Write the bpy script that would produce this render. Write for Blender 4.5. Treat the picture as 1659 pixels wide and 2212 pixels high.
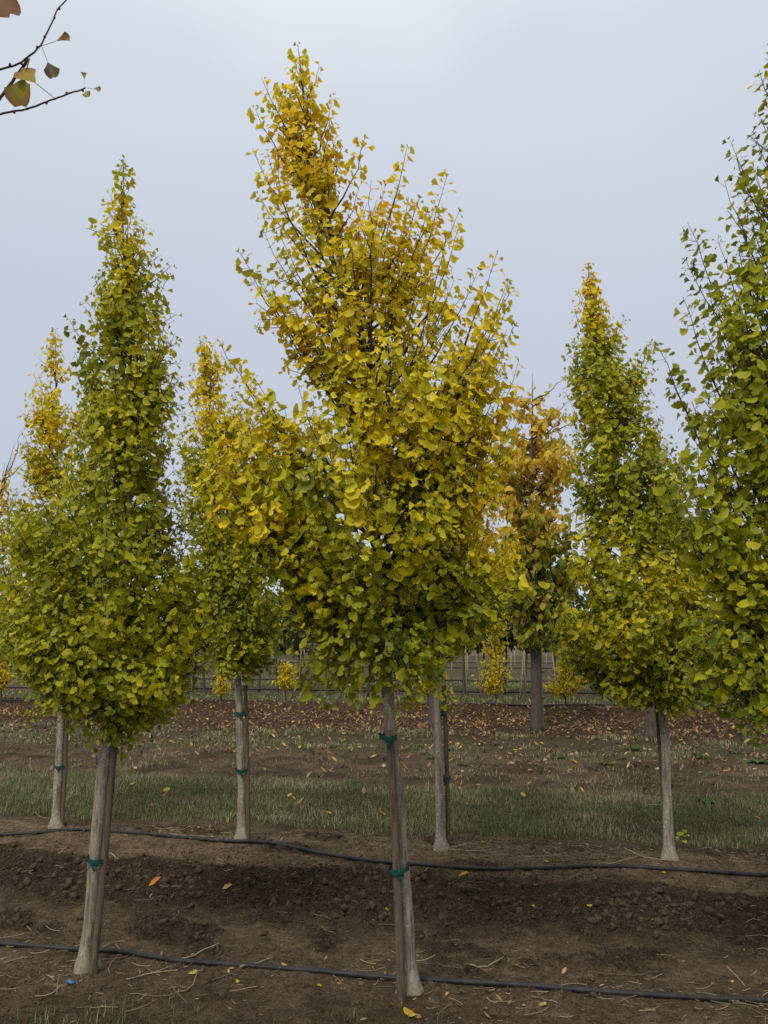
import bpy, math
import numpy as np
from mathutils import Vector, Matrix

R = math.radians
sc = bpy.context.scene
col = sc.collection
for o in list(bpy.data.objects):
    bpy.data.objects.remove(o)

# ------------------------------------------------------------------ camera, sky, sun, exposure
CAMH, PITCH, F = 1.6, R(8.8), 1750.0          # F in units of a 1659 x 2212 picture
cam = bpy.data.cameras.new('camera')
cam.sensor_fit = 'VERTICAL'
cam.sensor_height = 36.0
cam.lens = 36.0 * F / 2212.0
cam.clip_start, cam.clip_end = 0.05, 6000.0
cam_o = bpy.data.objects.new('camera', cam)
col.objects.link(cam_o)
cam_o.location = (0, 0, CAMH)
cam_o.rotation_euler = (R(90) + PITCH, 0, 0)
sc.camera = cam_o

SUN_EL, SUN_AZ = 44.0, 205.0                   # azimuth clockwise from +Y: behind the camera, to its left
world = bpy.data.worlds.new('World')
sc.world = world
world.use_nodes = True
nt = world.node_tree
nt.nodes.clear()
w_out = nt.nodes.new('ShaderNodeOutputWorld')
w_bg = nt.nodes.new('ShaderNodeBackground')
w_bg.inputs['Strength'].default_value = 0.1
sky = nt.nodes.new('ShaderNodeTexSky')
sky.sky_type = 'NISHITA'
sky.sun_disc = False
sky.sun_elevation = R(SUN_EL)
sky.sun_rotation = R(SUN_AZ)
tc = nt.nodes.new('ShaderNodeTexCoord')
sep = nt.nodes.new('ShaderNodeSeparateXYZ')
nt.links.new(tc.outputs['Generated'], sep.inputs[0])
noi = nt.nodes.new('ShaderNodeTexNoise')       # soft unevenness of the cloud deck
noi.inputs['Scale'].default_value = 2.2
noi.inputs['Detail'].default_value = 3.0
mp = nt.nodes.new('ShaderNodeMapping')
mp.inputs['Scale'].default_value = (1, 1, 2.2)
nt.links.new(tc.outputs['Generated'], mp.inputs[0])
nt.links.new(mp.outputs[0], noi.inputs['Vector'])
nmul = nt.nodes.new('ShaderNodeMath'); nmul.operation = 'MULTIPLY_ADD'
nmul.inputs[1].default_value = 0.20
nt.links.new(noi.outputs['Fac'], nmul.inputs[0])
nsub = nt.nodes.new('ShaderNodeMath'); nsub.operation = 'SUBTRACT'
nsub.inputs[1].default_value = 0.10
nt.links.new(sep.outputs[2], nsub.inputs[0])
nt.links.new(nsub.outputs[0], nmul.inputs[2])
ramp = nt.nodes.new('ShaderNodeValToRGB')
cr = ramp.color_ramp
cr.elements[0].position = 0.0
cr.elements[0].color = (0.44, 0.475, 0.555, 1)
cr.elements[1].position = 1.0
cr.elements[1].color = (1.0, 0.99, 0.96, 1)
for p_, c_ in ((0.16, (0.357, 0.390, 0.457, 1)), (0.38, (0.388, 0.420, 0.487, 1)), (0.62, (0.450, 0.487, 0.545, 1))):
    e = cr.elements.new(p_); e.color = c_
nt.links.new(nmul.outputs[0], ramp.inputs[0])
vs = nt.nodes.new('ShaderNodeVectorMath'); vs.operation = 'SCALE'
vs.inputs['Scale'].default_value = 12.2
nt.links.new(ramp.outputs[0], vs.inputs[0])
wm = nt.nodes.new('ShaderNodeMix'); wm.data_type = 'RGBA'
wm.inputs[0].default_value = 0.05
nt.links.new(vs.outputs[0], wm.inputs[6])
nt.links.new(sky.outputs[0], wm.inputs[7])
nt.links.new(wm.outputs[2], w_bg.inputs['Color'])
nt.links.new(w_bg.outputs[0], w_out.inputs[0])

sun = bpy.data.lights.new('sun', 'SUN')
sun.energy = 1.5
sun.angle = R(16)
sun.color = (1.0, 0.96, 0.90)
sun_o = bpy.data.objects.new('sun', sun)
col.objects.link(sun_o)
d_ = Vector((math.sin(R(SUN_AZ)) * math.cos(R(SUN_EL)), math.cos(R(SUN_AZ)) * math.cos(R(SUN_EL)), math.sin(R(SUN_EL))))
sun_o.rotation_euler = d_.to_track_quat('Z', 'Y').to_euler()
sun_o.location = d_ * 30

sc.view_settings.view_transform = 'Standard'
sc.view_settings.look = 'None'
sc.view_settings.exposure = 0.32
sc.view_settings.gamma = 1.0
sc.view_settings.use_curve_mapping = False
sc.render.engine = 'CYCLES'
sc.cycles.use_denoising = False
sc.cycles.max_bounces = 6
sc.cycles.diffuse_bounces = 3
sc.cycles.transmission_bounces = 3
sc.render.film_transparent = False

# ------------------------------------------------------------------ helpers
CP, SP = math.cos(PITCH), math.sin(PITCH)

def at(vx, vy, Y):
    """world point on the vertical plane at distance Y that a picture position points at"""
    t = -(vy - 1106.0) / F
    zc = Y / (CP - t * SP)
    return np.array([(vx - 829.5) / F * zc, Y, CAMH + zc * SP + t * zc * CP])

def gpt(vx, vy):
    """ground point that a picture position points at"""
    t = -(vy - 1106.0) / F
    zc = -CAMH / (SP + t * CP)
    return np.array([(vx - 829.5) / F * zc, zc * (CP - t * SP), 0.0])

def proj(P):
    P = np.asarray(P)
    dz = P[..., 2] - CAMH
    zc = P[..., 1] * CP + dz * SP
    yc = -P[..., 1] * SP + dz * CP
    return 829.5 + F * P[..., 0] / zc, 1106.0 - F * yc / zc, zc

def hash2(ix, iy, seed):
    h = (ix.astype(np.int64) * 374761393 + iy.astype(np.int64) * 668265263 + seed * 1442695041) & 0xFFFFFFFF
    h = ((h ^ (h >> 13)) * 1274126177) & 0xFFFFFFFF
    h = h ^ (h >> 16)
    return (h & 0xFFFFFF) / float(0xFFFFFF)

def noise2(x, y, seed=0):
    x = np.asarray(x, float); y = np.asarray(y, float)
    ix, iy = np.floor(x), np.floor(y)
    fx, fy = x - ix, y - iy
    fx = fx * fx * (3 - 2 * fx); fy = fy * fy * (3 - 2 * fy)
    a, b = hash2(ix, iy, seed), hash2(ix + 1, iy, seed)
    c, d = hash2(ix, iy + 1, seed), hash2(ix + 1, iy + 1, seed)
    return (a + (b - a) * fx) * (1 - fy) + (c + (d - c) * fx) * fy

def fbm(x, y, seed=0, o=4):
    s, a, t = 0, 1.0, 0
    for k in range(o):
        s = s + a * noise2(x * 2 ** k, y * 2 ** k, seed + k * 17); t += a; a *= 0.5
    return s / t

def sm(a, b, x):
    t = np.clip((x - a) / (b - a), 0, 1)
    return t * t * (3 - 2 * t)

SL = 0.19                                       # rows run to the right and a little towards the camera

def masks(X, v):
    wob = (fbm(X * 1.3, v * 1.3, 5) - 0.5)
    rag = (fbm(X * 9, v * 9, 6, 3) - 0.5)
    w = v + wob * 0.5 + rag * 0.34 * (1 - sm(20, 40, v))
    till = sm(4.72, 4.95, w) * (1 - sm(5.75, 5.98, w))
    till = np.maximum(till, sm(0.60, 0.70, fbm(X * 3.1, v * 3.1, 9)) * sm(3.95, 4.2, w) * (1 - sm(4.7, 4.9, w)) * 0.9)
    till = np.maximum(till, sm(0.50, 0.66, fbm(X * 1.7, v * 2.4, 23)) * sm(9.3, 9.8, w) * (1 - sm(11.4, 12.2, w)) * 0.75)
    till = np.maximum(till, sm(0.62, 0.70, fbm(X * 2.6, v * 3.5, 19)) * sm(6.0, 6.2, w) * (1 - sm(6.7, 6.9, w)) * 0.8)
    g1 = sm(6.95, 7.2, w) * (1 - sm(8.9, 9.6, w))
    g0 = (1 - sm(3.25, 3.75, w + 0.35 * sm(-1.4, 0.2, X) * (1 - sm(0.3, 0.9, fbm(X * 2, v, 3)))))
    g2 = sm(11.6, 12.4, w) * (1 - sm(14.0, 15.0, w)) * 0.75
    far = np.zeros_like(w)
    for a, b in ((19.2, 23.5), (25.5, 33), (35, 43), (45.5, 54), (57, 75)):
        far = np.maximum(far, sm(a, a + 0.6, w) * (1 - sm(b - 1, b, w)))
    grass = np.maximum.reduce([g1, g0, g2, far])
    dry = sm(5.9, 6.05, w) * (1 - sm(6.55, 6.95, w))
    dry = np.maximum(dry, 0.55 * sm(3.6, 3.9, w) * (1 - sm(4.5, 4.8, w)))
    dry = np.maximum(dry, .4 * sm(54, 58, w))
    litter = sm(13.2, 14.6, w) * (1 - sm(18.6, 18.9, w))
    return till, grass, dry, litter

def gh(X, v):
    X = np.asarray(X, float); v = np.asarray(v, float)
    till, grass, dry, litter = masks(X, v)
    near = 1 - sm(13, 20, v)
    h = 0.035 * (fbm(X * 0.9, v * 0.9, 31) - 0.5)
    cl = np.abs(noise2(X * 13, v * 13, 41) - 0.5) * 2
    cl2 = np.abs(noise2(X * 31, v * 31, 43) - 0.5) * 2
    h = h + till * near * (0.006 + 0.050 * (0.6 - cl) + 0.024 * (0.5 - cl2) + 0.03 * (fbm(X * 5, v * 5, 45) - 0.5))
    h = h + (1 - till) * near * (0.014 * (noise2(X * 8, v * 8, 47) - 0.5) + 0.009 * (noise2(X * 22, v * 22, 49) - 0.5) + 0.006 * (noise2(X * 47, v * 47, 50) - 0.5))
    tr = sm(5.93, 5.99, v) * (1 - sm(6.18, 6.26, v))
    h = h - tr * (0.012 + 0.005 * np.sin(v * 150 + 3 * noise2(X * 0.7, v * 0, 3)))
    h = h + 0.05 * np.exp(-((v - 6.45) / 0.35) ** 2) + 0.04 * np.exp(-((v - 3.95) / 0.3) ** 2)
    h = h + .045 * (fbm(X * 2.2, v * 2.6, 52) - .5) * sm(9.0, 9.8, v) * (1 - sm(17, 20, v))
    h = h + 0.14 * np.exp(-((v - 18.6) / 0.55) ** 2)
    return h

def ground_at(X, Y):
    return gh(np.asarray(X, float), np.asarray(Y, float) + SL * np.asarray(X, float))

def mesh_from(name, V, Fc, mat, smooth=False, attrs=None):
    V = np.ascontiguousarray(V, np.float32); Fc = np.ascontiguousarray(Fc, np.int32)
    me = bpy.data.meshes.new(name)
    n, k = Fc.shape
    me.vertices.add(len(V)); me.vertices.foreach_set('co', V.ravel())
    me.loops.add(n * k); me.loops.foreach_set('vertex_index', Fc.ravel())
    me.polygons.add(n); me.polygons.foreach_set('loop_start', np.arange(n, dtype=np.int32) * k)
    if smooth:
        me.polygons.foreach_set('use_smooth', np.ones(n, bool))
    for an, arr in (attrs or {}).items():
        arr = np.ascontiguousarray(arr, np.float32)
        if arr.ndim == 2:
            if arr.shape[1] == 3:
                arr = np.hstack([arr, np.ones((len(arr), 1), np.float32)])
            a = me.attributes.new(an, 'FLOAT_COLOR', 'POINT'); a.data.foreach_set('color', arr.ravel())
        else:
            a = me.attributes.new(an, 'FLOAT', 'POINT'); a.data.foreach_set('value', arr)
    me.update(calc_edges=True); me.validate()
    if mat:
        me.materials.append(mat)
    return me

def link(name, me, parent=None, loc=(0, 0, 0)):
    o = bpy.data.objects.new(name, me)
    col.objects.link(o)
    if parent is not None:
        o.parent = parent
    o.location = tuple(float(c) for c in loc)
    return o

def tag(o, label=None, cat=None, group=None, kind=None):
    if label: o['label'] = label
    if cat: o['category'] = cat
    if group: o['group'] = group
    if kind: o['kind'] = kind
    return o

def thing(name, label, cat, loc, group=None):
    return tag(link(name, None, None, loc), label, cat, group)

def catmull(P, n):
    P = np.asarray(P, float)
    Q = np.vstack([2 * P[0] - P[1], P, 2 * P[-1] - P[-2]])
    d = np.r_[0, np.cumsum(np.linalg.norm(np.diff(P, axis=0), axis=1))]
    t = np.linspace(0, d[-1], n)
    i = np.clip(np.searchsorted(d, t, side='right') - 1, 0, len(P) - 2)
    u = ((t - d[i]) / np.maximum(d[i + 1] - d[i], 1e-9))[:, None]
    a, b, c, e = Q[i], Q[i + 1], Q[i + 2], Q[i + 3]
    return 0.5 * (2 * b + (c - a) * u + (2 * a - 5 * b + 4 * c - e) * u * u + (3 * b - a - 3 * c + e) * u ** 3)

def tube(P, rad, sides=6, cap=True, rough=0.0, rng=None):
    P = np.asarray(P, float); n = len(P)
    rad = np.broadcast_to(np.asarray(rad, float), (n,))
    T = np.gradient(P, axis=0)
    T /= np.linalg.norm(T, axis=1)[:, None] + 1e-12
    ref = np.array([0.0, 1.0, 0.0]) if abs(T[:, 1]).mean() < 0.8 else np.array([0, 0, 1.0])
    A = np.cross(T, ref); A /= np.linalg.norm(A, axis=1)[:, None] + 1e-12
    B = np.cross(T, A)
    th = np.arange(sides) / sides * 2 * np.pi
    rr = np.repeat(rad[:, None], sides, 1)
    if rough and rng is not None:
        rr = rr * (1 + rough * (rng.random((n, sides)) - 0.5))
    V = P[:, None, :] + rr[..., None] * (np.cos(th)[None, :, None] * A[:, None, :] + np.sin(th)[None, :, None] * B[:, None, :])
    V = V.reshape(-1, 3)
    i = np.arange(n - 1)[:, None] * sides; j = np.arange(sides)[None, :]; j2 = (j + 1) % sides
    a, b, c, d = i + j, i + j2, i + sides + j2, i + sides + j
    Ft = np.concatenate([np.stack([a, c, b], -1).reshape(-1, 3), np.stack([a, d, c], -1).reshape(-1, 3)])
    if cap:
        V = np.vstack([V, P[0], P[-1]])
        k0, k1 = n * sides, n * sides + 1
        jj = np.arange(sides); j2 = (jj + 1) % sides
        Ft = np.vstack([Ft, np.stack([np.full(sides, k0), jj, j2], 1), np.stack([np.full(sides, k1), (n - 1) * sides + j2, (n - 1) * sides + jj], 1)])
    return V, Ft

class Acc:
    def __init__(s): s.V, s.F, s.A, s.n = [], [], [], 0
    def add(s, V, Fc, colr=None):
        s.V.append(V); s.F.append(Fc + s.n); s.n += len(V)
        if colr is not None:
            s.A.append(np.broadcast_to(np.asarray(colr, float), (len(V), 3)))
    def mesh(s, name, mat, smooth=False):
        return mesh_from(name, np.vstack(s.V), np.vstack(s.F), mat, smooth, {'col': np.vstack(s.A)} if s.A else None)

# ------------------------------------------------------------------ materials
def newmat(name):
    m = bpy.data.materials.new(name); m.use_nodes = True
    n = m.node_tree.nodes; n.clear()
    out = n.new('ShaderNodeOutputMaterial')
    b = n.new('ShaderNodeBsdfPrincipled')
    m.node_tree.links.new(b.outputs[0], out.inputs[0])
    return m, n, m.node_tree.links, b, out

def mixc(n, l, fac, a, b, blend='MIX'):
    x = n.new('ShaderNodeMix'); x.data_type = 'RGBA'; x.blend_type = blend
    for i, v in ((0, fac), (6, a), (7, b)):
        if isinstance(v, (int, float)): x.inputs[i].default_value = v
        elif isinstance(v, tuple): x.inputs[i].default_value = v + (1,) if len(v) == 3 else v
        else: l.new(v, x.inputs[i])
    return x.outputs[2]

def attr(n, name):
    a = n.new('ShaderNodeAttribute'); a.attribute_name = name
    return a

def noise(n, l, scale, detail=4, rough=0.6, vec=None, dist=0.0):
    t = n.new('ShaderNodeTexNoise')
    t.inputs['Scale'].default_value = scale; t.inputs['Detail'].default_value = detail
    t.inputs['Roughness'].default_value = rough; t.inputs['Distortion'].default_value = dist
    if vec is not None: l.new(vec, t.inputs['Vector'])
    return t.outputs['Fac']

def rampf(n, l, src, a, b, lo=0.0, hi=1.0):
    m = n.new('ShaderNodeMapRange'); m.inputs[1].default_value = a; m.inputs[2].default_value = b
    m.inputs[3].default_value = lo; m.inputs[4].default_value = hi
    l.new(src, m.inputs[0]); return m.outputs[0]

def objcoord(n, l, scale=(1, 1, 1)):
    t = n.new('ShaderNodeTexCoord'); m = n.new('ShaderNodeMapping'); m.inputs['Scale'].default_value = scale
    l.new(t.outputs['Object'], m.inputs[0]); return m.outputs[0]

def leaf_mat(name, per_object, transl=0.38, edge=(0.55, 0.50, 0.06), edge_amt=0.35, rough=0.5):
    m, n, l, b, out = newmat(name)
    if per_object:
        oi = n.new('ShaderNodeObjectInfo'); base = oi.outputs['Color']
    else:
        base = attr(n, 'col').outputs['Color']
    e = attr(n, 'edge').outputs['Fac']
    em = n.new('ShaderNodeMath'); em.operation = 'MULTIPLY'; em.inputs[1].default_value = edge_amt
    l.new(e, em.inputs[0])
    edge_col = mixc(n, l, 1.0, mixc(n, l, 1.0, base, (1.25, 1.22, 1.1), 'MULTIPLY'), (0.07, 0.055, 0.004), 'ADD') if edge is None else edge  # the leaf margin's own colour
    c = mixc(n, l, em.outputs[0], base, edge_col)
    geo = n.new('ShaderNodeNewGeometry')
    nz = noise(n, l, 45.0, 3, 0.6, geo.outputs['Position'])
    c = mixc(n, l, 1.0, c, mixc(n, l, rampf(n, l, nz, 0.3, 0.7), (0.80, 0.80, 0.80), (1.12, 1.12, 1.12)), 'MULTIPLY')
    c2 = mixc(n, l, geo.outputs['Backfacing'], c, mixc(n, l, 0.25, c, (0.42, 0.42, 0.22)))
    l.new(c2, b.inputs['Base Color'])
    b.inputs['Roughness'].default_value = rough
    b.inputs['Specular IOR Level'].default_value = 0.3
    tr = n.new('ShaderNodeBsdfTranslucent'); l.new(c, tr.inputs['Color'])
    mx = n.new('ShaderNodeMixShader'); mx.inputs[0].default_value = transl
    l.new(b.outputs[0], mx.inputs[1]); l.new(tr.outputs[0], mx.inputs[2]); l.new(mx.outputs[0], out.inputs[0])
    return m

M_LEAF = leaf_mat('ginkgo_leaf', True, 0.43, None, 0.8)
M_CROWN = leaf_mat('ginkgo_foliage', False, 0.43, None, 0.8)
M_TWIGLEAF = leaf_mat('reddening_leaf', True, 0.30, (0.22, 0.07, 0.03), 0.75)
M_BROAD = leaf_mat('broad_foliage', False, 0.45, (0.4, 0.25, 0.04), 0.15)
M_GRASS = leaf_mat('grass_blades', False, 0.25, (0.3, 0.27, 0.15), 0.3)
M_DEAD = leaf_mat('dead_leaf', False, 0.12, (0.25, 0.16, 0.07), 0.3, 0.7)
M_DEADOBJ = leaf_mat('dead_leaf_single', True, 0.12, (0.30, 0.20, 0.08), 0.2, 0.7)

def bark_mat(name, c1, c2, c3, lichen=None, la=0.55):
    m, n, l, b, out = newmat(name)
    v = objcoord(n, l, (1, 1, 0.16)); v2 = objcoord(n, l)
    base = mixc(n, l, rampf(n, l, noise(n, l, 70, 6, 0.65, v, 0.3), 0.32, 0.7), c1, c2)
    base = mixc(n, l, rampf(n, l, noise(n, l, 9, 3, 0.5, v2), 0.42, 0.72), base, c3)
    if lichen:
        base = mixc(n, l, rampf(n, l, noise(n, l, 55, 5, 0.7, v2), la, la + 0.10, 0, 0.75), base, lichen)
    fis = objcoord(n, l, (1, 1, 0.09))
    base = mixc(n, l, rampf(n, l, noise(n, l, 38, 7, 0.75, fis, 0.6), 0.50, 0.62, 0, 0.75), base, tuple(0.42 * x for x in c1))
    base = mixc(n, l, rampf(n, l, noise(n, l, 5.5, 4, 0.6, v2), 0.5, 0.75, 0, 0.5), base, tuple(0.6 * x for x in c2))
    ring = objcoord(n, l, (0.2, 0.2, 1))
    base = mixc(n, l, rampf(n, l, noise(n, l, 46, 2, 0.5, ring), 0.70, 0.78, 0, 0.35), base, tuple(0.45 * x for x in c1))
    l.new(base, b.inputs['Base Color']); b.inputs['Roughness'].default_value = 0.9
    b.inputs['Specular IOR Level'].default_value = 0.2
    bp = n.new('ShaderNodeBump'); bp.inputs['Strength'].default_value = 0.8; bp.inputs['Distance'].default_value = 0.006
    l.new(noise(n, l, 90, 6, 0.7, v, 0.4), bp.inputs['Height']); l.new(bp.outputs[0], b.inputs['Normal'])
    return m

M_BARK = bark_mat('ginkgo_bark', (0.17, 0.135, 0.095), (0.43, 0.36, 0.265), (0.28, 0.225, 0.155), (0.52, 0.48, 0.39), 0.57)
M_BARK2 = bark_mat('lichened_bark', (0.20, 0.165, 0.12), (0.44, 0.385, 0.30), (0.28, 0.23, 0.16), (0.58, 0.545, 0.45), 0.54)
M_BARKD = bark_mat('dark_bark', (0.055, 0.042, 0.033), (0.14, 0.11, 0.085), (0.09, 0.07, 0.05), (0.20, 0.18, 0.14), 0.62)
M_TWIG = bark_mat('twig_bark', (0.045, 0.033, 0.024), (0.12, 0.085, 0.06), (0.08, 0.06, 0.04))
M_STAKE = bark_mat('stake_wood', (0.080, 0.056, 0.037), (0.185, 0.132, 0.088), (0.135, 0.10, 0.068), (0.24, 0.20, 0.15), 0.66)
M_CANE = bark_mat('bamboo_cane', (0.24, 0.20, 0.13), (0.42, 0.36, 0.25), (0.33, 0.28, 0.19))

def plain_mat(name, c, rough, c2=None, scale=30, spec=0.4):
    m, n, l, b, out = newmat(name)
    v = objcoord(n, l)
    l.new(mixc(n, l, rampf(n, l, noise(n, l, scale, 5, 0.65, v), 0.35, 0.68), c, c2 or tuple(x * 1.6 for x in c)), b.inputs['Base Color'])
    b.inputs['Roughness'].default_value = rough; b.inputs['Specular IOR Level'].default_value = spec
    bp = n.new('ShaderNodeBump'); bp.inputs['Strength'].default_value = 0.25; bp.inputs['Distance'].default_value = 0.002
    l.new(noise(n, l, scale * 5, 4, 0.6, v), bp.inputs['Height']); l.new(bp.outputs[0], b.inputs['Normal'])
    return m

M_HOSE = plain_mat('black_hose', (0.010, 0.010, 0.011), 0.55, (0.040, 0.036, 0.032), 14, 0.3)
M_TIE = plain_mat('green_tape', (0.0, 0.040, 0.026), 0.45, (0.004, 0.085, 0.055), 40)
M_BLUE = plain_mat('blue_plastic', (0.02, 0.10, 0.22), 0.45, (0.08, 0.25, 0.40), 25)
M_BPAINT = plain_mat('blue_paint', (0.03, 0.07, 0.18), 0.8, (0.08, 0.12, 0.22), 60)
M_STRAW, n_, l_, b_, _o = newmat('dry_stalk')
l_.new(attr(n_, 'col').outputs['Color'], b_.inputs['Base Color']); b_.inputs['Roughness'].default_value = 0.85
M_CLOD, n_, l_, b_, _o = newmat('clod_soil')
v_ = objcoord(n_, l_)
l_.new(mixc(n_, l_, rampf(n_, l_, noise(n_, l_, 60, 5, 0.7, v_), 0.3, 0.72), (0.034, 0.023, 0.0145), (0.125, 0.086, 0.052)), b_.inputs['Base Color'])
b_.inputs['Roughness'].default_value = 0.95; b_.inputs['Specular IOR Level'].default_value = 0.15
bp_ = n_.new('ShaderNodeBump'); bp_.inputs['Strength'].default_value = 0.9; bp_.inputs['Distance'].default_value = 0.006
l_.new(noise(n_, l_, 160, 5, 0.7, v_), bp_.inputs['Height']); l_.new(bp_.outputs[0], b_.inputs['Normal'])

def ground_mat():
    m, n, l, b, out = newmat('soil')
    v = objcoord(n, l)
    soil = mixc(n, l, rampf(n, l, noise(n, l, 3.0, 6, 0.65, v), 0.34, 0.68), (0.072, 0.050, 0.029), (0.172, 0.122, 0.072))
    dryc = mixc(n, l, rampf(n, l, noise(n, l, 6.0, 6, 0.7, v), 0.34, 0.66), (0.125, 0.088, 0.052), (0.26, 0.19, 0.118))
    c = mixc(n, l, attr(n, 'dry').outputs['Fac'], soil, dryc)
    g = mixc(n, l, rampf(n, l, noise(n, l, 5, 5, 0.7, v), 0.35, 0.65), (0.050, 0.048, 0.020), (0.105, 0.088, 0.045))
    c = mixc(n, l, attr(n, 'grass').outputs['Fac'], c, g)
    lt = mixc(n, l, rampf(n, l, noise(n, l, 14, 4, 0.8, v), 0.4, 0.6), (0.040, 0.026, 0.017), (0.105, 0.058, 0.030))
    c = mixc(n, l, attr(n, 'litter').outputs['Fac'], c, lt)
    tl = mixc(n, l, rampf(n, l, noise(n, l, 30, 6, 0.7, v), 0.32, 0.72), (0.036, 0.025, 0.016), (0.105, 0.074, 0.046))
    c = mixc(n, l, attr(n, 'till').outputs['Fac'], c, tl)
    c = mixc(n, l, 1.0, c, mixc(n, l, rampf(n, l, noise(n, l, 26, 8, 0.8, v), 0.34, 0.66), (0.34, 0.32, 0.30), (1.50, 1.46, 1.40)), 'MULTIPLY')
    c = mixc(n, l, 1.0, c, mixc(n, l, rampf(n, l, noise(n, l, 110, 5, 0.8, v), 0.34, 0.66), (0.40, 0.39, 0.38), (1.45, 1.43, 1.40)), 'MULTIPLY')
    c = mixc(n, l, rampf(n, l, noise(n, l, 150, 3, 0.7, v), 0.64, 0.72, 0, 0.6), c, (0.26, 0.205, 0.135))
    l.new(c, b.inputs['Base Color']); b.inputs['Roughness'].default_value = 0.95
    b.inputs['Specular IOR Level'].default_value = 0.12
    bp = n.new('ShaderNodeBump'); bp.inputs['Strength'].default_value = 1.0; bp.inputs['Distance'].default_value = 0.03
    l.new(noise(n, l, 60, 8, 0.8, v), bp.inputs['Height']); l.new(bp.outputs[0], b.inputs['Normal'])
    return m

M_GROUND = ground_mat()

# ------------------------------------------------------------------ ground
def geo_steps(a, b, s0, ratio):
    out = [a]; s = s0
    while out[-1] < b:
        out.append(out[-1] + s); s *= ratio
    return np.array(out)

xs_mid = np.arange(-3.1, 3.1, 0.023)
xr_ = geo_steps(3.1, 2600, 0.02, 1.14)
XS = np.concatenate([-xr_[::-1] , xs_mid[1:], xr_])
vs1 = np.arange(2.9, 7.4, 0.018)
vs2 = geo_steps(7.4, 22, 0.02, 1.012)
vs3 = geo_steps(vs2[-1], 4000, 0.25, 1.13)
vs0 = -geo_steps(0, 300, 0.25, 1.2)[::-1] + 2.9
VS = np.concatenate([vs0[:-1], vs1, vs2[1:] if abs(vs2[0] - vs1[-1]) < 0.03 else vs2, vs3[1:]])
VS = np.unique(np.round(VS, 5))
GX, GV = np.meshgrid(XS, VS)
GH = gh(GX, GV)
slope = np.where(np.abs(GX) < 60, SL * GX, np.sign(GX) * SL * 60)
gV = np.stack([GX, GV - slope, GH], -1).reshape(-1, 3)
nv, nu = GX.shape
i_, j_ = np.meshgrid(np.arange(nv - 1), np.arange(nu - 1), indexing='ij')
a_ = (i_ * nu + j_).ravel()
gF = np.stack([a_, a_ + 1, a_ + nu + 1, a_ + nu], 1)
mk = masks(GX, GV)
gme = mesh_from('ground', gV, gF, M_GROUND, True, dict(till=mk[0].ravel(), grass=mk[1].ravel(), dry=mk[2].ravel(), litter=mk[3].ravel()))
tag(link('ground', gme), 'bare brown soil and mown grass strips between nursery rows', 'ground', None, 'structure')

# ------------------------------------------------------------------ ginkgo leaf templates
PAL = np.array([[0.080, 0.128, 0.010], [0.205, 0.235, 0.009], [0.48, 0.455, 0.009], [0.80, 0.63, 0.010], [0.76, 0.46, 0.008], [0.60, 0.29, 0.008]])  # orange end darkened: backlit shade of the treetops put into leaf colour
PALX = np.array([0.0, 0.25, 0.5, 0.70, 0.86, 1.0])

def pal(a):
    a = np.clip(a, 0, 1)
    return np.stack([np.interp(a, PALX, PAL[:, k]) for k in range(3)], -1)

def ginkgo_leaf(rng, half, notch, curl, droop, Lp, fine=True, bend=0.4):
    """unit blade (length 1) on a stalk of length Lp; origin at the stalk's foot, +y outwards, +z upper side"""
    V, Fc, E = [], [], []
    w = 0.022 if fine else 0.028
    k = 2
    if not fine:
        V += [(-w, 0, 0), (w, 0, 0), (0, Lp, 0)]; E += [0.5] * 3; Fc += [(0, 1, 2)]; k = 0
    for q in range(k):
        y = Lp * q / (k - 1); z = 0.10 * Lp * math.sin(math.pi * q / (k - 1))
        V += [(-w, y, z), (w, y, z), (0, y, z - 1.6 * w)]; E += [0.5] * 3
    for q in range(k - 1):
        o = 3 * q
        for s in range(3):
            a, b = o + s, o + (s + 1) % 3
            Fc += [(a, b, b + 3), (a, b + 3, a + 3)]
    n0 = len(V)
    nm, no = (5, 9) if fine else (3, 5)
    def pt(r, ph, e):
        x = r * math.sin(ph); y = r * math.cos(ph)
        z = curl * r * (ph / half) ** 2 * 0.55 + 0.05 * r * r * math.sin(4 * ph + e)
        dr = droop + bend * r
        return (x, y * math.cos(dr) + z * math.sin(dr) * 0.8, -y * math.sin(dr) + z * math.cos(dr))
    e0 = rng.random() * 6
    blade = [pt(0.0, 0, e0)]; ed = [0.0]
    for q in range(nm):
        ph = half * (2 * q / (nm - 1) - 1)
        blade.append(pt(0.52, ph * 0.92, e0)); ed.append(0.05)
    for q in range(no):
        ph = half * (2 * q / (no - 1) - 1)
        r = 0.93 + 0.09 * math.cos(ph * 1.1) + 0.05 * (rng.random() - 0.5)
        if q == no // 2: r -= notch
        if q in (0, no - 1): r -= 0.10
        blade.append(pt(r, ph, e0)); ed.append(1.0)
    V += [(x, y + Lp, z) for x, y, z in blade]; E += ed
    for q in range(nm - 1):
        Fc.append((n0, n0 + 2 + q, n0 + 1 + q))
        a, b = n0 + 1 + q, n0 + 2 + q
        c = n0 + 1 + nm + 2 * q
        Fc += [(a, c + 1, c), (a, b, c + 1), (b, c + 2, c + 1)]
    return np.array(V, float), np.array(Fc, int), np.array(E, float)

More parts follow.
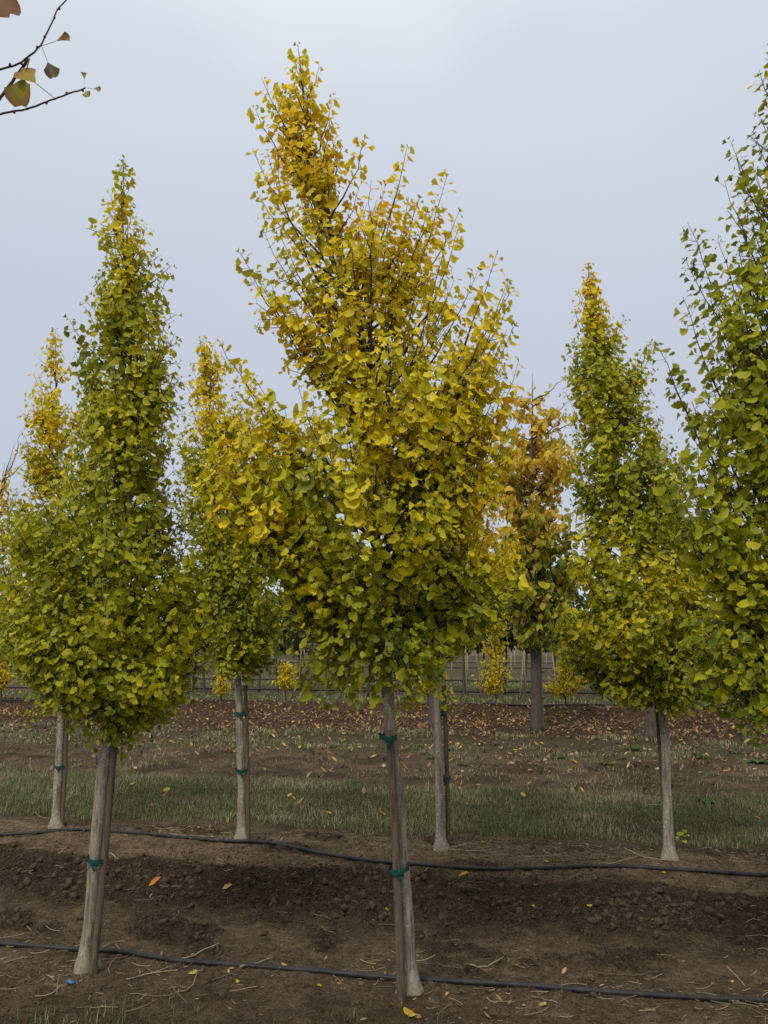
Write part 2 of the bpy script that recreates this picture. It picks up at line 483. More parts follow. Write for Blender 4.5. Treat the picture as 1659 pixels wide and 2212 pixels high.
trng = np.random.default_rng(11)
LEAF_SPECS = (                                  # first six: upright wedges; the rest: broad, cupped, drooping
    (55, 0.22, 0.5, 10, 0.9), (48, 0.30, 0.8, 8, 1.1), (60, 0.12, 0.7, 25, 1.0), (40, 0.15, 1.1, 5, 1.0), (62, 0.20, 0.4, 30, 0.8), (45, 0.20, 0.6, 20, 1.2),
    (70, 0.18, 0.5, 65, 0.8), (78, 0.10, 0.9, 50, 0.9), (85, 0.12, 1.1, 60, 0.8), (62, 0.28, 0.4, 80, 0.9), (92, 0.08, 1.3, 45, 0.9),
    (66, 0.24, 0.3, 55, 1.0), (80, 0.15, 0.7, 85, 0.7), (88, 0.10, 1.0, 30, 1.0), (74, 0.20, 0.6, 40, 1.1), (70, 0.06, 1.3, 70, 0.9))
TPL = [ginkgo_leaf(trng, R(h), nt_, cu, R(dr), lp) for h, nt_, cu, dr, lp in LEAF_SPECS]
TPL_LO = [ginkgo_leaf(trng, R(h), nt_, cu, R(dr), lp, False) for h, nt_, cu, dr, lp in LEAF_SPECS]
FLAT = [ginkgo_leaf(trng, R(h), nt_, cu, R(dr), lp, True, 0.1) for h, nt_, cu, dr, lp in ((55, .2, .3, 0, 1.0), (62, .1, .5, 8, .8), (38, .12, .7, 4, 1.1))]
TPL_ME = [mesh_from('leaf', V, Fc, M_LEAF, True, {'edge': E}) for V, Fc, E in TPL]
FLAT_ME = [mesh_from('leaf', V, Fc, M_LEAF, True, {'edge': E}) for V, Fc, E in FLAT]
TWIGL_ME = [mesh_from('leaf', V, Fc, M_TWIGLEAF, True, {'edge': E ** 3}) for V, Fc, E in FLAT]

def norm(a):
    return a / (np.linalg.norm(a, axis=-1, keepdims=True) + 1e-12)

def build_leaves(tpl, pos, d, nrm, size, kind, colr):
    """merge leaves into vertex/face/colour arrays"""
    d = norm(d); x = norm(np.cross(d, nrm)); z = np.cross(x, d)
    Vs, Fs, Cs, Es, n0 = [], [], [], [], 0
    for k in range(len(tpl)):
        m = np.where(kind == k)[0]
        if not len(m): continue
        V, Fc, E = tpl[k]
        W = (V[None, :, 0, None] * x[m, None, :] + V[None, :, 1, None] * d[m, None, :] + V[None, :, 2, None] * z[m, None, :]) * size[m, None, None] + pos[m, None, :]
        Vs.append(W.reshape(-1, 3)); nvv = len(V)
        Fs.append((Fc[None] + (np.arange(len(m)) * nvv)[:, None, None]).reshape(-1, 3) + n0); n0 += len(m) * nvv
        Cs.append(np.repeat(colr[m], nvv, 0)); Es.append(np.tile(E, len(m)))
    return np.vstack(Vs), np.vstack(Fs), np.vstack(Cs), np.concatenate(Es)

# ------------------------------------------------------------------ trees
ALL = []                                        # leaves of all ginkgos, for choosing which show largest

def trunk_pt(TP, z):
    return np.array([np.interp(z, TP[:, 2], TP[:, k]) for k in range(3)])

def grow_ginkgo(base, trunk, trad, env, tips, prof, label, seed, n_shoots, leaf=0.046, crown_lo=1500, hair=0.0, group='ginkgo trees in the two nearest rows', bark=None,
                rise=(0.35, 0.85), spur=0.030, per=3.2, depth=0.95, sing=0.22, droopy=0.0, lat=5.0, widen=0.09, lobes=(), airy=(380, 650), patches=(), plume=.45):
    rng = np.random.default_rng(seed)
    Y0 = base[1]
    bz = float(ground_at(base[0], base[1]))
    root = thing('ginkgo_tree', label, 'tree', (base[0], base[1], bz), group)
    org = np.array([base[0], base[1], bz])
    # trunk
    tp = [np.array([base[0], base[1], bz - 0.06])] + [at(x, y, Y0) if len(t) == 2 else at(x, y, Y0 + t[2]) for t in trunk for x, y in [t[:2]]]
    TP = catmull(tp, 110)
    hfrac = (TP[:, 2] - TP[0, 2]) / (TP[-1, 2] - TP[0, 2])
    TP[6:-4, :2] += np.cumsum(rng.normal(0, 0.0013, (100, 2)), 0) * 0.6
    rad = np.interp(hfrac, [h for h, r in trad], [r for h, r in trad])
    rad = rad * (1 + 0.05 * np.sin(hfrac * 60 + seed))
    hz = TP[:, 2] - bz
    rad = rad * (1 + 0.42 * np.exp(-np.maximum(hz, 0) / 0.06))
    V, Fc = tube(TP, rad, 20, True, 0.05, rng)
    fl = .012 * np.exp(-np.maximum(V[:, 2] - bz, 0) / .05)
    ctr = trunk_pt(TP, bz)
    aa = np.arctan2(V[:, 1] - ctr[1], V[:, 0] - ctr[0])
    V[:, 0] += np.cos(aa) * fl * (1 + .9 * np.sin(3 * aa + seed)); V[:, 1] += np.sin(aa) * fl * (1 + .9 * np.sin(3 * aa + seed))
    for _ in range(9):                                  # knots and old pruning scars
        kz = rng.uniform(.12, 1.5); kp = trunk_pt(TP, bz + kz); an = rng.uniform(3.3, 6.1)
        kp = kp + np.interp(bz + kz, TP[:, 2], rad) * np.array([math.cos(an), math.sin(an), 0])
        dd = np.linalg.norm((V - kp) * np.array([1, 1, .8]), axis=1)
        ax_ = np.stack([np.interp(V[:, 2], TP[:, 2], TP[:, k]) for k in range(3)], -1)
        V = V + norm((V - ax_) * np.array([1, 1, 0]) + 1e-6) * (rng.uniform(.004, .010) * np.exp(-(dd / .02) ** 2))[:, None]
    link('trunk', mesh_from('trunk', V - org, Fc, bark or M_BARK, True), root)
    tz = TP[:, 2]
    zlo = at(0, crown_lo, Y0)[2]
    def trunk_at(z):
        z = np.clip(z, tz[0], tz[-1])
        return np.array([np.interp(z, tz, TP[:, k]) for k in range(3)])
    # shoots
    ev = np.array(env, float)
    grow = 1 + widen * sm(700, 1000, ev[:, 0])
    mid_, hw_ = (ev[:, 1] + ev[:, 2]) / 2, (ev[:, 2] - ev[:, 1]) / 2
    ev[:, 1], ev[:, 2] = mid_ - hw_ * grow, mid_ + hw_ * grow
    wy = np.linspace(ev[0, 0], ev[-1, 0], 400)
    xl, xr = np.interp(wy, ev[:, 0], ev[:, 1]), np.interp(wy, ev[:, 0], ev[:, 2])
    pw = (xr - xl) + 60.0; pw /= pw.sum()
    targets = [(x, y, dy, True) for x, y, dy in tips]
    for _ in range(n_shoots):
        y = wy[rng.choice(400, p=pw)]
        a, b = np.interp(y, ev[:, 0], ev[:, 1]), np.interp(y, ev[:, 0], ev[:, 2])
        zc = proj(trunk_at(at(0, y, Y0)[2]))[2]
        hw = (b - a) / 2 * zc / F
        rr = math.sqrt(rng.random()) ** 0.55; th = rng.random() * 2 * math.pi
        targets.append(((a + b) / 2 + (b - a) / 2 * rr * math.cos(th), y, rr * math.sin(th) * hw * depth, False))
    for cx, cy, rx, ry, dy, nl in lobes:
        for _ in range(nl):
            rr = math.sqrt(rng.random()); th = rng.random() * 6.283
            targets.append((cx + rx * rr * math.cos(th), cy + ry * rr * math.sin(th), dy + rng.normal(0, .16), None))
    # the leader carries leaves as well
    shoots = [(TP[TP[:, 2] > zlo + 0.55 * (TP[-1, 2] - zlo)], True, 1.0)]
    twigs = Acc(); nb = 0
    for tx, ty, dy, hand in targets:
        T = at(tx, ty, Y0 + dy)
        hd = np.hypot(*(T - trunk_at(T[2]))[:2])
        up = rng.uniform(*rise) * (0.35 + min(hd, 0.9)) + hd * 0.45
        A = trunk_at(max(zlo + rng.uniform(0, 0.12), T[2] - up))
        L = np.linalg.norm(T - A)
        if L < 0.08: continue
        C = A + (T - A) * np.array([0.62, 0.62, 0.36]) + np.array([0, 0, 0.10 * L if T[2] < A[2] + 0.1 else 0])
        n = max(7, int(L / 0.085))
        t = np.linspace(0, 1, n)[:, None]
        P = (1 - t) ** 2 * A + 2 * t * (1 - t) * C + t * t * T
        P[1:-1] += rng.normal(0, 0.006, (n - 2, 3))
        r0 = min(0.003 + 0.0065 * L, 0.011)
        rads = 0.0009 + (r0 - 0.0009) * np.linspace(1, 0, n) ** 1.15
        V, Fc = tube(P, rads, 5, False)
        if nb < 40 and (hand or L > 0.62):
            link('branch', mesh_from('branch', V - org, Fc, M_TWIG, True), root); nb += 1
        else:
            twigs.add(V - org, Fc)
        shoots.append((P, hand, rng.uniform(0.18, 0.42) if not hand else 0.20))
        ax = norm(T - A)
        for _ in range(int(rng.poisson(lat * min(L, 1.0) * (0.5 + 0.5 * float(sm(450, 900, ty)))))):          # short side shoots
            f = rng.uniform(0.25, 0.88); i0 = int(f * (n - 1))
            out = P[i0] - trunk_at(P[i0][2]); out[2] = 0
            ld = norm(ax * 0.7 + norm(out) * 0.55 + rng.normal(0, 0.55, 3) + np.array([0, 0, 0.25 - 2.2 * droopy]))
            ll = rng.uniform(0.10, 0.26) * (1.15 - 0.5 * f)
            tt = np.linspace(0, 1, 3)[:, None]
            Q = P[i0] + ld * ll * tt + np.array([0, 0, 0.12 * ll]) * tt ** 2 + np.r_[np.zeros((1, 3)), rng.normal(0, 0.003, (2, 3))]
            qx, qy, _z = proj(Q[-1])
            if hand is False and not (np.interp(qy, ev[:, 0], ev[:, 1]) - 18 < qx < np.interp(qy, ev[:, 0], ev[:, 2]) + 18): continue
            if hand and f > 0.6: continue
            V, Fc = tube(Q, np.linspace(0.0028, 0.0014, 3), 3, False)
            twigs.add(V - org, Fc)
            shoots.append((Q, False, 0.12))
    if twigs.n:
        o = link('twigs', twigs.mesh('twigs', M_TWIG, True), root); tag(o, kind='stuff')
    # leaves
    pos, dr, nr, sz, av, kd = [], [], [], [], [], []
    pf = np.array(prof, float)
    for P, hand, start in shoots:
        seg = np.r_[0, np.cumsum(np.linalg.norm(np.diff(P, axis=0), axis=1))]; L = seg[-1]
        if L < 0.03: continue
        start = 0.0 if start == 1.0 else start
        s = np.arange(start * L, L + 0.001, spur * rng.uniform(0.9, 1.15))
        s = s + rng.normal(0, 0.006, len(s)); s = np.clip(s, 0, L)
        S = np.stack([np.interp(s, seg, P[:, k]) for k in range(3)], -1)
        tg = np.stack([np.interp(np.minimum(s + 0.02, L), seg, P[:, k]) - np.interp(np.maximum(s - 0.02, 0), seg, P[:, k]) for k in range(3)], -1)
        tg = norm(tg)
        dist = L - s
        sa = rng.normal(0, 0.062)
        ns = len(s)
        sg = sing if hand else min(sing, 0.10)
        hi_ = float(1 - sm(*airy, proj(P[-1])[1]))           # airier towards the top
        m = np.where((dist < sg) & (rng.random(ns) < (plume if hand else .75)), 1, np.maximum(1, rng.poisson(per * (1 - .22 * hi_), ns)))
        if L < 0.35: m = np.minimum(m, 3)
        m = np.where(dist < 0.012, 3, m)
        q = np.repeat(np.arange(ns), m); N = len(q)
        w = np.arange(N) - np.repeat(np.r_[0, np.cumsum(m)[:-1]], m)
        ph = (rng.random(ns) * 6.28)[q] + w * 2.4 + rng.normal(0, 0.5, N)
        a = norm(np.cross(tg, [0.3, 0.2, 0.93])); b = np.cross(tg, a)
        rv = np.cos(ph)[:, None] * a[q] + np.sin(ph)[:, None] * b[q]
        up = np.where(dist[q] < sg, rng.uniform(0.35, 0.95, N), rng.uniform(-0.05, 0.7, N))
        dv = rv + tg[q] * up[:, None]
        dv[:, 2] += rng.normal(0.05 - droopy + .25 * hi_, 0.2, N)
        pos.append(S[q]); dr.append(dv)
        rad_out = S[q] - np.stack([np.interp(S[q][:, 2], tz, TP[:, k]) for k in range(3)], -1)
        rad_out = norm(rad_out * np.array([1, 1, 0]) + 1e-4)
        nr.append(np.array([0, 0, 0.55]) + 0.75 * rad_out + 0.2 * tg[q] + rng.normal(0, 0.36, (N, 3)))
        kd.append(np.where((dist[q] < sg * .7) | (rng.random(N) < .30 + .42 * hi_), rng.integers(0, 6, N), rng.integers(6, 16, N)))
        sz.append(leaf * np.minimum(1.0, np.where(dist[q] < .035, .5, .74) + dist[q] / 0.36 + (0.2 if L < 0.35 else 0)) * rng.uniform(0.62, 1.22, N))
        av.append(sa - .22 * (dist[q] < .05) * (L > .3))
    pos, dr, nr = np.vstack(pos), norm(np.vstack(dr)), np.vstack(nr)
    sz, av = np.concatenate(sz), np.concatenate(av)

    _, vy, _ = proj(pos)
    a = np.interp(vy, pf[:, 0], pf[:, 1]) + av + rng.normal(0, 0.042, len(av)) + 0.26 * (fbm(pos[:, 0] * 3.2 + pos[:, 1] * 2.1, pos[:, 2] * 3.2, seed) - 0.5)
    vx_ = proj(pos)[0]
    for cx, cy, rx, ry, da in patches:                  # single boughs that have turned earlier or later
        a += da * np.exp(-((vx_ - cx) / rx) ** 2 - ((vy - cy) / ry) ** 2)
    a += (rng.random(len(a)) < 0.025) * 0.18
    colr = pal(a) * rng.uniform(0.84, 1.14, (len(a), 1))
    kind = np.concatenate(kd)
    ALL.append(dict(root=root, org=org, pos=pos, d=dr, n=nr, s=sz, k=kind, c=colr))
    return root

def row2(vx, vy):
    p = gpt(vx, vy); return (p[0], p[1])

TRAD1 = [(0, .040), (.04, .036), (.22, .030), (.36, .025), (.55, .015), (.8, .008), (1, .0018)]
TRAD2 = [(0, .038), (.05, .034), (.30, .028), (.45, .022), (.65, .013), (.85, .007), (1, .0018)]
bL, bM = row2(183, 2108), row2(886, 2158)
bR = (1.73, 3.66)

tM = grow_ginkgo(bM, [(876, 1980), (868, 1850), (848, 1620), (836, 1480), (820, 1300), (812, 1100), (815, 930), (792, 760), (742, 600), (700, 430), (665, 260), (643, 95)], TRAD1,
    [(95, 632, 655), (170, 600, 700), (250, 575, 730), (330, 575, 745), (400, 590, 790), (470, 585, 880), (550, 585, 960), (620, 590, 1030), (700, 615, 1050), (760, 620, 1085),
     (820, 545, 1095), (880, 490, 1100), (950, 445, 1105), (1020, 440, 1085), (1100, 470, 1045), (1180, 520, 1040), (1250, 600, 1040), (1320, 640, 1000), (1380, 670, 950), (1440, 710, 920), (1500, 760, 900), (1525, 790, 870)],
    [(565, 168, -.03), (552, 235, .05), (600, 235, .1), (690, 145, .04), (718, 215, -.02), (738, 320, .1), (790, 290, .08), (832, 400, -.05), (880, 315, -.08), (905, 430, .1), (966, 380, .04), (992, 455, .12), (1030, 590, -.1), (1076, 540, -.05), (1105, 610, .1), (1112, 700, .05), (1120, 780, -.2), (1134, 880, -.15), (1118, 950, .1),
     (545, 320, -.05), (560, 420, .08), (572, 505, -.08), (518, 545, .04), (540, 600, -.05), (590, 650, .1), (615, 700, -.15), (473, 735, -.12), (500, 780, .05), (545, 810, -.2), (480, 860, .1), (455, 910, -.2), (428, 965, -.1), (405, 1010, .05), (450, 1090, -.2), (430, 1040, -.3), (490, 1130, .1), (1195, 1240, -.30), (1150, 1190, -.15), (1120, 1290, 0), (1090, 1340, -.2), (560, 1235, -.3), (585, 1180, -.4), (690, 1530, -.2), (720, 1545, -.12), (785, 1535, -.3), (905, 1530, -.3), (850, 1550, -.25), (640, 1510, -.1), (885, 1480, -.42), (985, 1530, -.2), (745, 1490, -.35),
     (660, 1480, .05), (960, 1510, -.28), (930, 1450, -.35), (610, 1395, .05), (580, 1330, -.1), (985, 1375, 0), (820, 1340, -.45), (860, 1400, -.42), (750, 700, -.3), (900, 800, -.35), (930, 640, -.25), (640, 400, -.12), (690, 460, -.18), (740, 540, -.22), (820, 480, -.1), (660, 300, -.08), (700, 330, .1), (860, 560, .1), (800, 600, -.25), (1000, 700, -.3), (680, 620, -.25), (640, 520, .1)],
    [(85, .50), (120, .77), (300, .78), (450, .73), (600, .65), (800, .61), (950, .60), (1080, .51), (1200, .45), (1320, .41), (1540, .47)],
    'ginkgo tree with orange-yellow top and open upright branches, central tree of the front row', 3, 168, leaf=.0355, crown_lo=1400, per=3.2, sing=.16, spur=.027, airy=(450, 900),
    patches=[(1055, 1140, 75, 85, .28), (1150, 1230, 60, 50, .20), (480, 980, 90, 130, .08), (590, 1140, 70, 45, .18), (680, 1060, 80, 60, -.20), (850, 1380, 70, 90, -.12), (1000, 1310, 80, 60, -.12)],
    lobes=[(860, 500, 50, 110, .05, 7), (955, 530, 50, 100, 0, 8), (1060, 680, 50, 110, 0, 8), (770, 440, 50, 100, 0, 6), (620, 420, 55, 150, 0, 8), (650, 230, 55, 100, 0, 7), (610, 620, 50, 90, -.05, 6), (520, 1000, 95, 140, -.05, 26), (560, 880, 70, 70, -.1, 8), (1060, 860, 70, 170, -.05, 14), (1085, 1215, 90, 70, -.15, 9), (700, 1440, 100, 70, -.1, 5), (930, 1430, 60, 70, -.15, 4), (620, 1290, 70, 70, -.1, 5)])

tL = grow_ginkgo(bL, [(195, 2000), (208, 1850), (226, 1680), (240, 1600), (262, 1420), (275, 1200), (288, 950), (285, 750), (275, 560), (265, 345)], TRAD2,
    [(345, 258, 272), (430, 235, 290), (490, 225, 318), (560, 212, 340), (620, 195, 358), (700, 155, 372), (800, 150, 375), (900, 140, 380), (1000, 90, 385), (1080, 40, 385), (1160, 0, 400), (1240, -30, 430), (1320, -30, 440), (1400, 10, 430), (1480, 90, 410), (1550, 120, 360), (1600, 190, 300)],
    [(232, 440, 0), (285, 440, 0), (318, 490, 0), (222, 520, .05), (300, 540, -.05), (335, 560, .05), (205, 600, 0), (225, 640, -.1), (340, 660, -.1), (160, 760, .1), (300, 700, -.2), (250, 600, -.1), (180, 660, -.05), (150, 690, .05), (362, 600, .1), (378, 720, -.1), (385, 820, 0), (20, 1080, .1), (450, 1200, -.1), (470, 1270, -.2), (425, 1500, -.2), (265, 1650, -.12), (290, 1610, -.05), (200, 1605, -.2), (135, 1570, -.2), (330, 1575, -.15), (110, 1500, -.3), (230, 1150, -.5), (180, 1080, -.45), (140, 1450, -.5), (330, 1450, -.45), (75, 1300, -.35)],
    [(338, .22), (400, .40), (470, .74), (560, .56), (700, .43), (900, .45), (1100, .40), (1300, .42), (1450, .39), (1640, .30)],
    'dense olive-green conical ginkgo with leaning trunk, left tree of the front row', 7, 255, leaf=.0315, crown_lo=1560, per=4.2, sing=.12, spur=.025, rise=(.3, .7), droopy=.08,
    lobes=[(270, 620, 60, 100, 0, 9), (250, 850, 105, 120, 0, 12), (50, 1260, 80, 190, -.1, 18), (425, 1290, 60, 130, -.1, 14), (170, 1500, 90, 70, -.2, 12), (370, 1480, 60, 60, -.1, 8), (350, 850, 40, 150, 0, 6)])

tR = grow_ginkgo(bR, [(1690, 1850), (1700, 1500), (1715, 1200), (1735, 800), (1730, 400), (1715, 30)], TRAD1,
    [(30, 1690, 1740), (120, 1655, 1790), (250, 1640, 1830), (330, 1590, 1880), (420, 1575, 1930), (520, 1560, 1980), (600, 1510, 2020), (700, 1490, 2060), (800, 1480, 2080), (900, 1510, 2080), (1000, 1470, 2080), (1100, 1480, 2060), (1200, 1560, 2000), (1300, 1560, 1980), (1400, 1510, 1960), (1500, 1530, 1900), (1570, 1570, 1850), (1620, 1640, 1800)],
    [(1640, 150, 0), (1580, 310, 0), (1565, 390, -.05), (1485, 480, 0), (1480, 560, .05), (1475, 640, -.05), (1415, 740, -.08), (1440, 800, -.1), (1600, 545, -.1), (1400, 965, -.25), (1440, 1060, -.3), (1480, 1400, -.2), (1500, 1480, -.2), (1620, 1580, -.3), (1590, 1290, -.35), (1530, 620, -.2), (1620, 1500, -.45), (1650, 1600, -.35), (1570, 1540, -.3), (1560, 1400, -.4), (1640, 250, .05), (1655, 180, -.1), (1600, 420, .1), (1550, 520, -.15), (1520, 700, .1)],
    [(30, .30), (300, .33), (600, .30), (900, .30), (1100, .38), (1250, .42), (1400, .33), (1620, .29)],
    'deep green ginkgo cut off by the right edge of the photo', 13, 200, leaf=.036, crown_lo=1480, per=3.0, sing=.2, spur=.032,
    lobes=[(1490, 1010, 85, 110, -.15, 14), (1520, 1430, 70, 90, -.15, 12), (1630, 1540, 60, 70, -.2, 10), (1560, 750, 70, 120, -.1, 8)])

b1, b2, b3, b4 = row2(120, 1800), row2(524, 1822), row2(952, 1848), row2(1447, 1872)
b5 = (b4[0] + 1.58, b4[1] - .30)
K2 = dict(bark=M_BARK2, leaf=.0365, widen=.17, sing=.12, spur=.029, per=3.6, rise=(.3, .7), droopy=.06)
grow_ginkgo(b1, [(124, 1720), (132, 1560), (140, 1400), (128, 1100), (120, 710)], TRAD2,
    [(712, 112, 124), (780, 90, 150), (850, 70, 175), (930, 58, 200), (1020, 60, 220), (1100, 20, 240), (1200, -20, 260), (1300, -40, 270), (1400, -20, 240), (1460, 60, 200), (1560, 95, 165)],
    [(100, 745, 0), (60, 900, 0), (52, 960, 0)], [(705, .70), (800, .72), (950, .62), (1100, .58), (1300, .45), (1500, .40)],
    'yellowish ginkgo half hidden behind the left front tree', 21, 110, crown_lo=1500, lobes=[(95, 930, 45, 130, 0, 10), (40, 1250, 70, 170, -.05, 12)], **K2)
grow_ginkgo(b2, [(522, 1720), (518, 1560), (512, 1450), (490, 1200), (455, 900), (441, 740)], TRAD2,
    [(740, 433, 449), (800, 420, 480), (860, 408, 520), (940, 395, 560), (1040, 400, 590), (1150, 410, 610), (1250, 430, 615), (1350, 440, 600), (1430, 455, 590), (1490, 490, 555)],
    [(417, 800, 0), (480, 770, .05), (585, 1400, -.2), (470, 1300, -.35)], [(735, .72), (820, .70), (930, .62), (1030, .48), (1200, .38), (1350, .36), (1500, .33)],
    'narrow ginkgo with orange tip standing between the two front trees', 23, 175, crown_lo=1460, lobes=[(430, 1080, 50, 170, 0, 14), (515, 1340, 75, 130, -.12, 26), (480, 1180, 60, 80, -.1, 8)], **K2)
grow_ginkgo(b3, [(950, 1740), (945, 1560), (940, 1440), (930, 1200), (920, 900), (905, 720)], TRAD2,
    [(730, 895, 912), (820, 860, 960), (920, 840, 1010), (1020, 830, 1060), (1100, 820, 1105), (1180, 820, 1120), (1260, 810, 1100), (1340, 800, 1060), (1420, 830, 1000), (1460, 890, 970)],
    [(1090, 1080, -.2), (1110, 1140, -.2), (1125, 1200, -.1), (1060, 1060, -.2), (1080, 1120, -.3), (1100, 1180, -.3), (1130, 1160, 0), (1050, 1180, -.35), (1120, 1250, -.2)], [(730, .72), (1000, .80), (1180, .78), (1280, .58), (1450, .50)],
    'bright yellow ginkgo mostly hidden behind the central front tree', 27, 95, crown_lo=1440, **K2)
grow_ginkgo(b4, [(1442, 1750), (1434, 1580), (1410, 1420), (1360, 1230), (1320, 1000), (1290, 780), (1270, 575)], TRAD2,
    [(575, 1264, 1277), (640, 1245, 1300), (700, 1235, 1330), (770, 1230, 1375), (850, 1228, 1400), (940, 1235, 1430), (1040, 1240, 1480), (1130, 1240, 1520), (1220, 1225, 1560), (1300, 1195, 1580), (1380, 1190, 1570), (1440, 1250, 1550), (1490, 1300, 1550), (1550, 1380, 1510)],
    [(1350, 680, 0), (1240, 670, 0), (1250, 640, .05), (1300, 650, -.05), (1320, 720, .05), (1232, 740, .1), (1375, 800, -.1), (1560, 1180, 0), (1600, 1300, -.1), (1590, 1380, .1), (1195, 1400, 0), (1250, 1000, .1), (1480, 1000, 0), (1440, 940, -.1), (1388, 760, .05), (1413, 738, .1), (1470, 1210, -.45), (1300, 1260, -.3), (1200, 1320, 0), (1440, 1420, -.45), (1295, 1490, -.1), (1400, 1180, -.45)],
    [(565, .80), (650, .72), (750, .50), (850, .42), (1000, .38), (1200, .42), (1300, .45), (1450, .39), (1560, .33)],
    'green ginkgo with golden tip and slanting trunk, rightmost tree of the second row', 29, 255, crown_lo=1520, lobes=[(1300, 800, 60, 130, 0, 14), (1385, 900, 60, 110, 0, 12), (1290, 680, 35, 70, 0, 8), (1550, 1280, 80, 150, -.1, 22), (1235, 1330, 55, 110, -.05, 14), (1340, 1480, 70, 40, -.15, 8), (1450, 1520, 70, 40, -.2, 8), (1440, 1000, 60, 90, 0, 8)], **K2)
grow_ginkgo(b5, [(1960, 1700), (1940, 1500), (1920, 1200), (1900, 900), (1890, 700)], TRAD2,
    [(720, 1880, 1900), (850, 1800, 1960), (1000, 1740, 2040), (1150, 1680, 2080), (1300, 1640, 2120), (1400, 1660, 2100), (1480, 1760, 2020)],
    [(1560, 1330, 0), (1540, 1400, -.1), (1600, 1290, -.1), (1585, 1250, .1), (1570, 1460, 0)], [(700, .6), (1200, .66), (1350, .66), (1480, .5)],
    'yellow-green ginkgo foliage low at the right edge behind the deep green tree', 33, 55, crown_lo=1440, **K2)

# which leaves show largest: paint all leaves far to near into a coarse picture
cell = 6.0
gw, ghh = int(1659 / cell) + 1, int(2212 / cell) + 1
blade = [t['pos'] + t['d'] * t['s'][:, None] * 1.45 for t in ALL]
own = np.concatenate([np.full(len(t['s']), i) for i, t in enumerate(ALL)])
idx = np.concatenate([np.arange(len(t['s'])) for t in ALL])
px, py, pz = proj(np.vstack(blade))
pr = np.concatenate([t['s'] for t in ALL]) * F / pz * 0.62
buf = np.full((ghh, gw), -1, int)
for q in np.argsort(-pz):
    x0, x1 = int((px[q] - pr[q]) // cell), int((px[q] + pr[q]) // cell)
    y0, y1 = int((py[q] - pr[q]) // cell), int((py[q] + pr[q]) // cell)
    if x1 < 0 or y1 < 0 or x0 >= gw or y0 >= ghh: continue
    buf[max(y0, 0):y1 + 1, max(x0, 0):x1 + 1] = q
cnt = np.bincount(buf[buf >= 0], minlength=len(px))
for i, t in enumerate(ALL):
    c = cnt[own == i]
    order = np.argsort(-c)[:300]
    order = order[c[order] > 0]
    single = np.zeros(len(c), bool); single[order] = True
    hid = (c == 0) & (np.random.default_rng(i).random(len(c)) < (.5 if i < 3 else .22))
    rest = ~single & ~hid
    front = rest & (t['pos'][:, 1] < t['org'][1] + .12) & (i < 3)
    got = []
    for sel, tp_ in ((front, TPL), (rest & ~front, TPL_LO)):
        if sel.any():
            got.append(build_leaves(tp_, t['pos'][sel] - t['org'], t['d'][sel], t['n'][sel], t['s'][sel], t['k'][sel], t['c'][sel]))
    V = np.vstack([g[0] for g in got]); C = np.vstack([g[2] for g in got]); E = np.concatenate([g[3] for g in got])
    Fc = np.vstack([g[1] + (len(got[0][0]) if k else 0) for k, g in enumerate(got)])
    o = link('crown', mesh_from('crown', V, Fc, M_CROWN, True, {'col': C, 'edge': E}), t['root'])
    tag(o, kind='stuff')
    for q in order:
        d = t['d'][q]; x = norm(np.cross(d, t['n'][q])); z = np.cross(x, d); s = t['s'][q]
        lf = bpy.data.objects.new('leaf', TPL_ME[t['k'][q]])
        col.objects.link(lf); lf.parent = t['root']
        p = t['pos'][q] - t['org']
        lf.matrix_local = Matrix([[x[r] * s, d[r] * s, z[r] * s, p[r]] for r in range(3)] + [[0, 0, 0, 1]])
        lf.color = (*[float(v) for v in t['c'][q]], 1)


# ------------------------------------------------------------------ stakes with their green ties
def stake(top, foot, Yf, r, ties, label, mat=None, dy=0.0, wrap=None, cat='stake', group='wooden stakes tied to the ginkgo trunks'):
    P0 = gpt(*foot) if Yf is None else at(foot[0], foot[1], Yf)
    Y0 = P0[1] + dy
    P0 = np.array([at(foot[0], foot[1], Y0)[0], Y0, float(ground_at(P0[0], Y0))])
    root = thing('tree_stake', label, cat, P0, group)
    P1 = at(top[0], top[1], Y0)
    rng = np.random.default_rng(int(abs(P0[0]) * 1000) + 5)
    P = catmull([P0 - np.array([0, 0, .08]), P0 + (P1 - P0) * .5 + np.array([.004, 0, 0]), P1], 26)
    V, Fc = tube(P, r * np.linspace(1.08, .92, 26) * (1 + .04 * rng.random(26)), 10, True, .10, rng)
    link('pole', mesh_from('pole', V - P0, Fc, mat or M_STAKE, True), root)
    for (tx, ty, w, tilt) in ties:
        c = at(tx, ty, Y0 + .02)
        zc = proj(c)[2]
        hw = w / 2 * zc / F
        th = np.linspace(0, 2 * np.pi, 25)
        Vt, Ft = [], []
        for q, t in enumerate(th):
            ex = .045 + .010 * math.sin(3 * t)
            p = c + np.array([math.cos(t) * hw, math.sin(t) * .062, math.cos(t) * hw * tilt])
            for dz in (-.011, .011):
                Vt.append(p + np.array([0, 0, dz + .002 * math.sin(5 * t)]))
        for q in range(24):
            Ft += [(2 * q, 2 * q + 2, 2 * q + 3), (2 * q, 2 * q + 3, 2 * q + 1)]
        # knotted loose ends
        k = c + np.array([-.25 * hw, -.05, -.006])
        for e in ((.020, -.038), (-.012, -.030), (.032, -.012)):
            n0 = len(Vt)
            for f in np.linspace(0, 1, 4):
                for ww in (-.006, .006):
                    Vt.append(k + np.array([e[0] * f + ww * .6, -.006 * math.sin(3 * f), e[1] * f + ww]))
            for q in range(3):
                Ft += [(n0 + 2 * q, n0 + 2 * q + 2, n0 + 2 * q + 3), (n0 + 2 * q, n0 + 2 * q + 3, n0 + 2 * q + 1)]
        link('tie', mesh_from('tie', np.array(Vt) - P0, np.array(Ft), M_TIE, True), root)
    return root

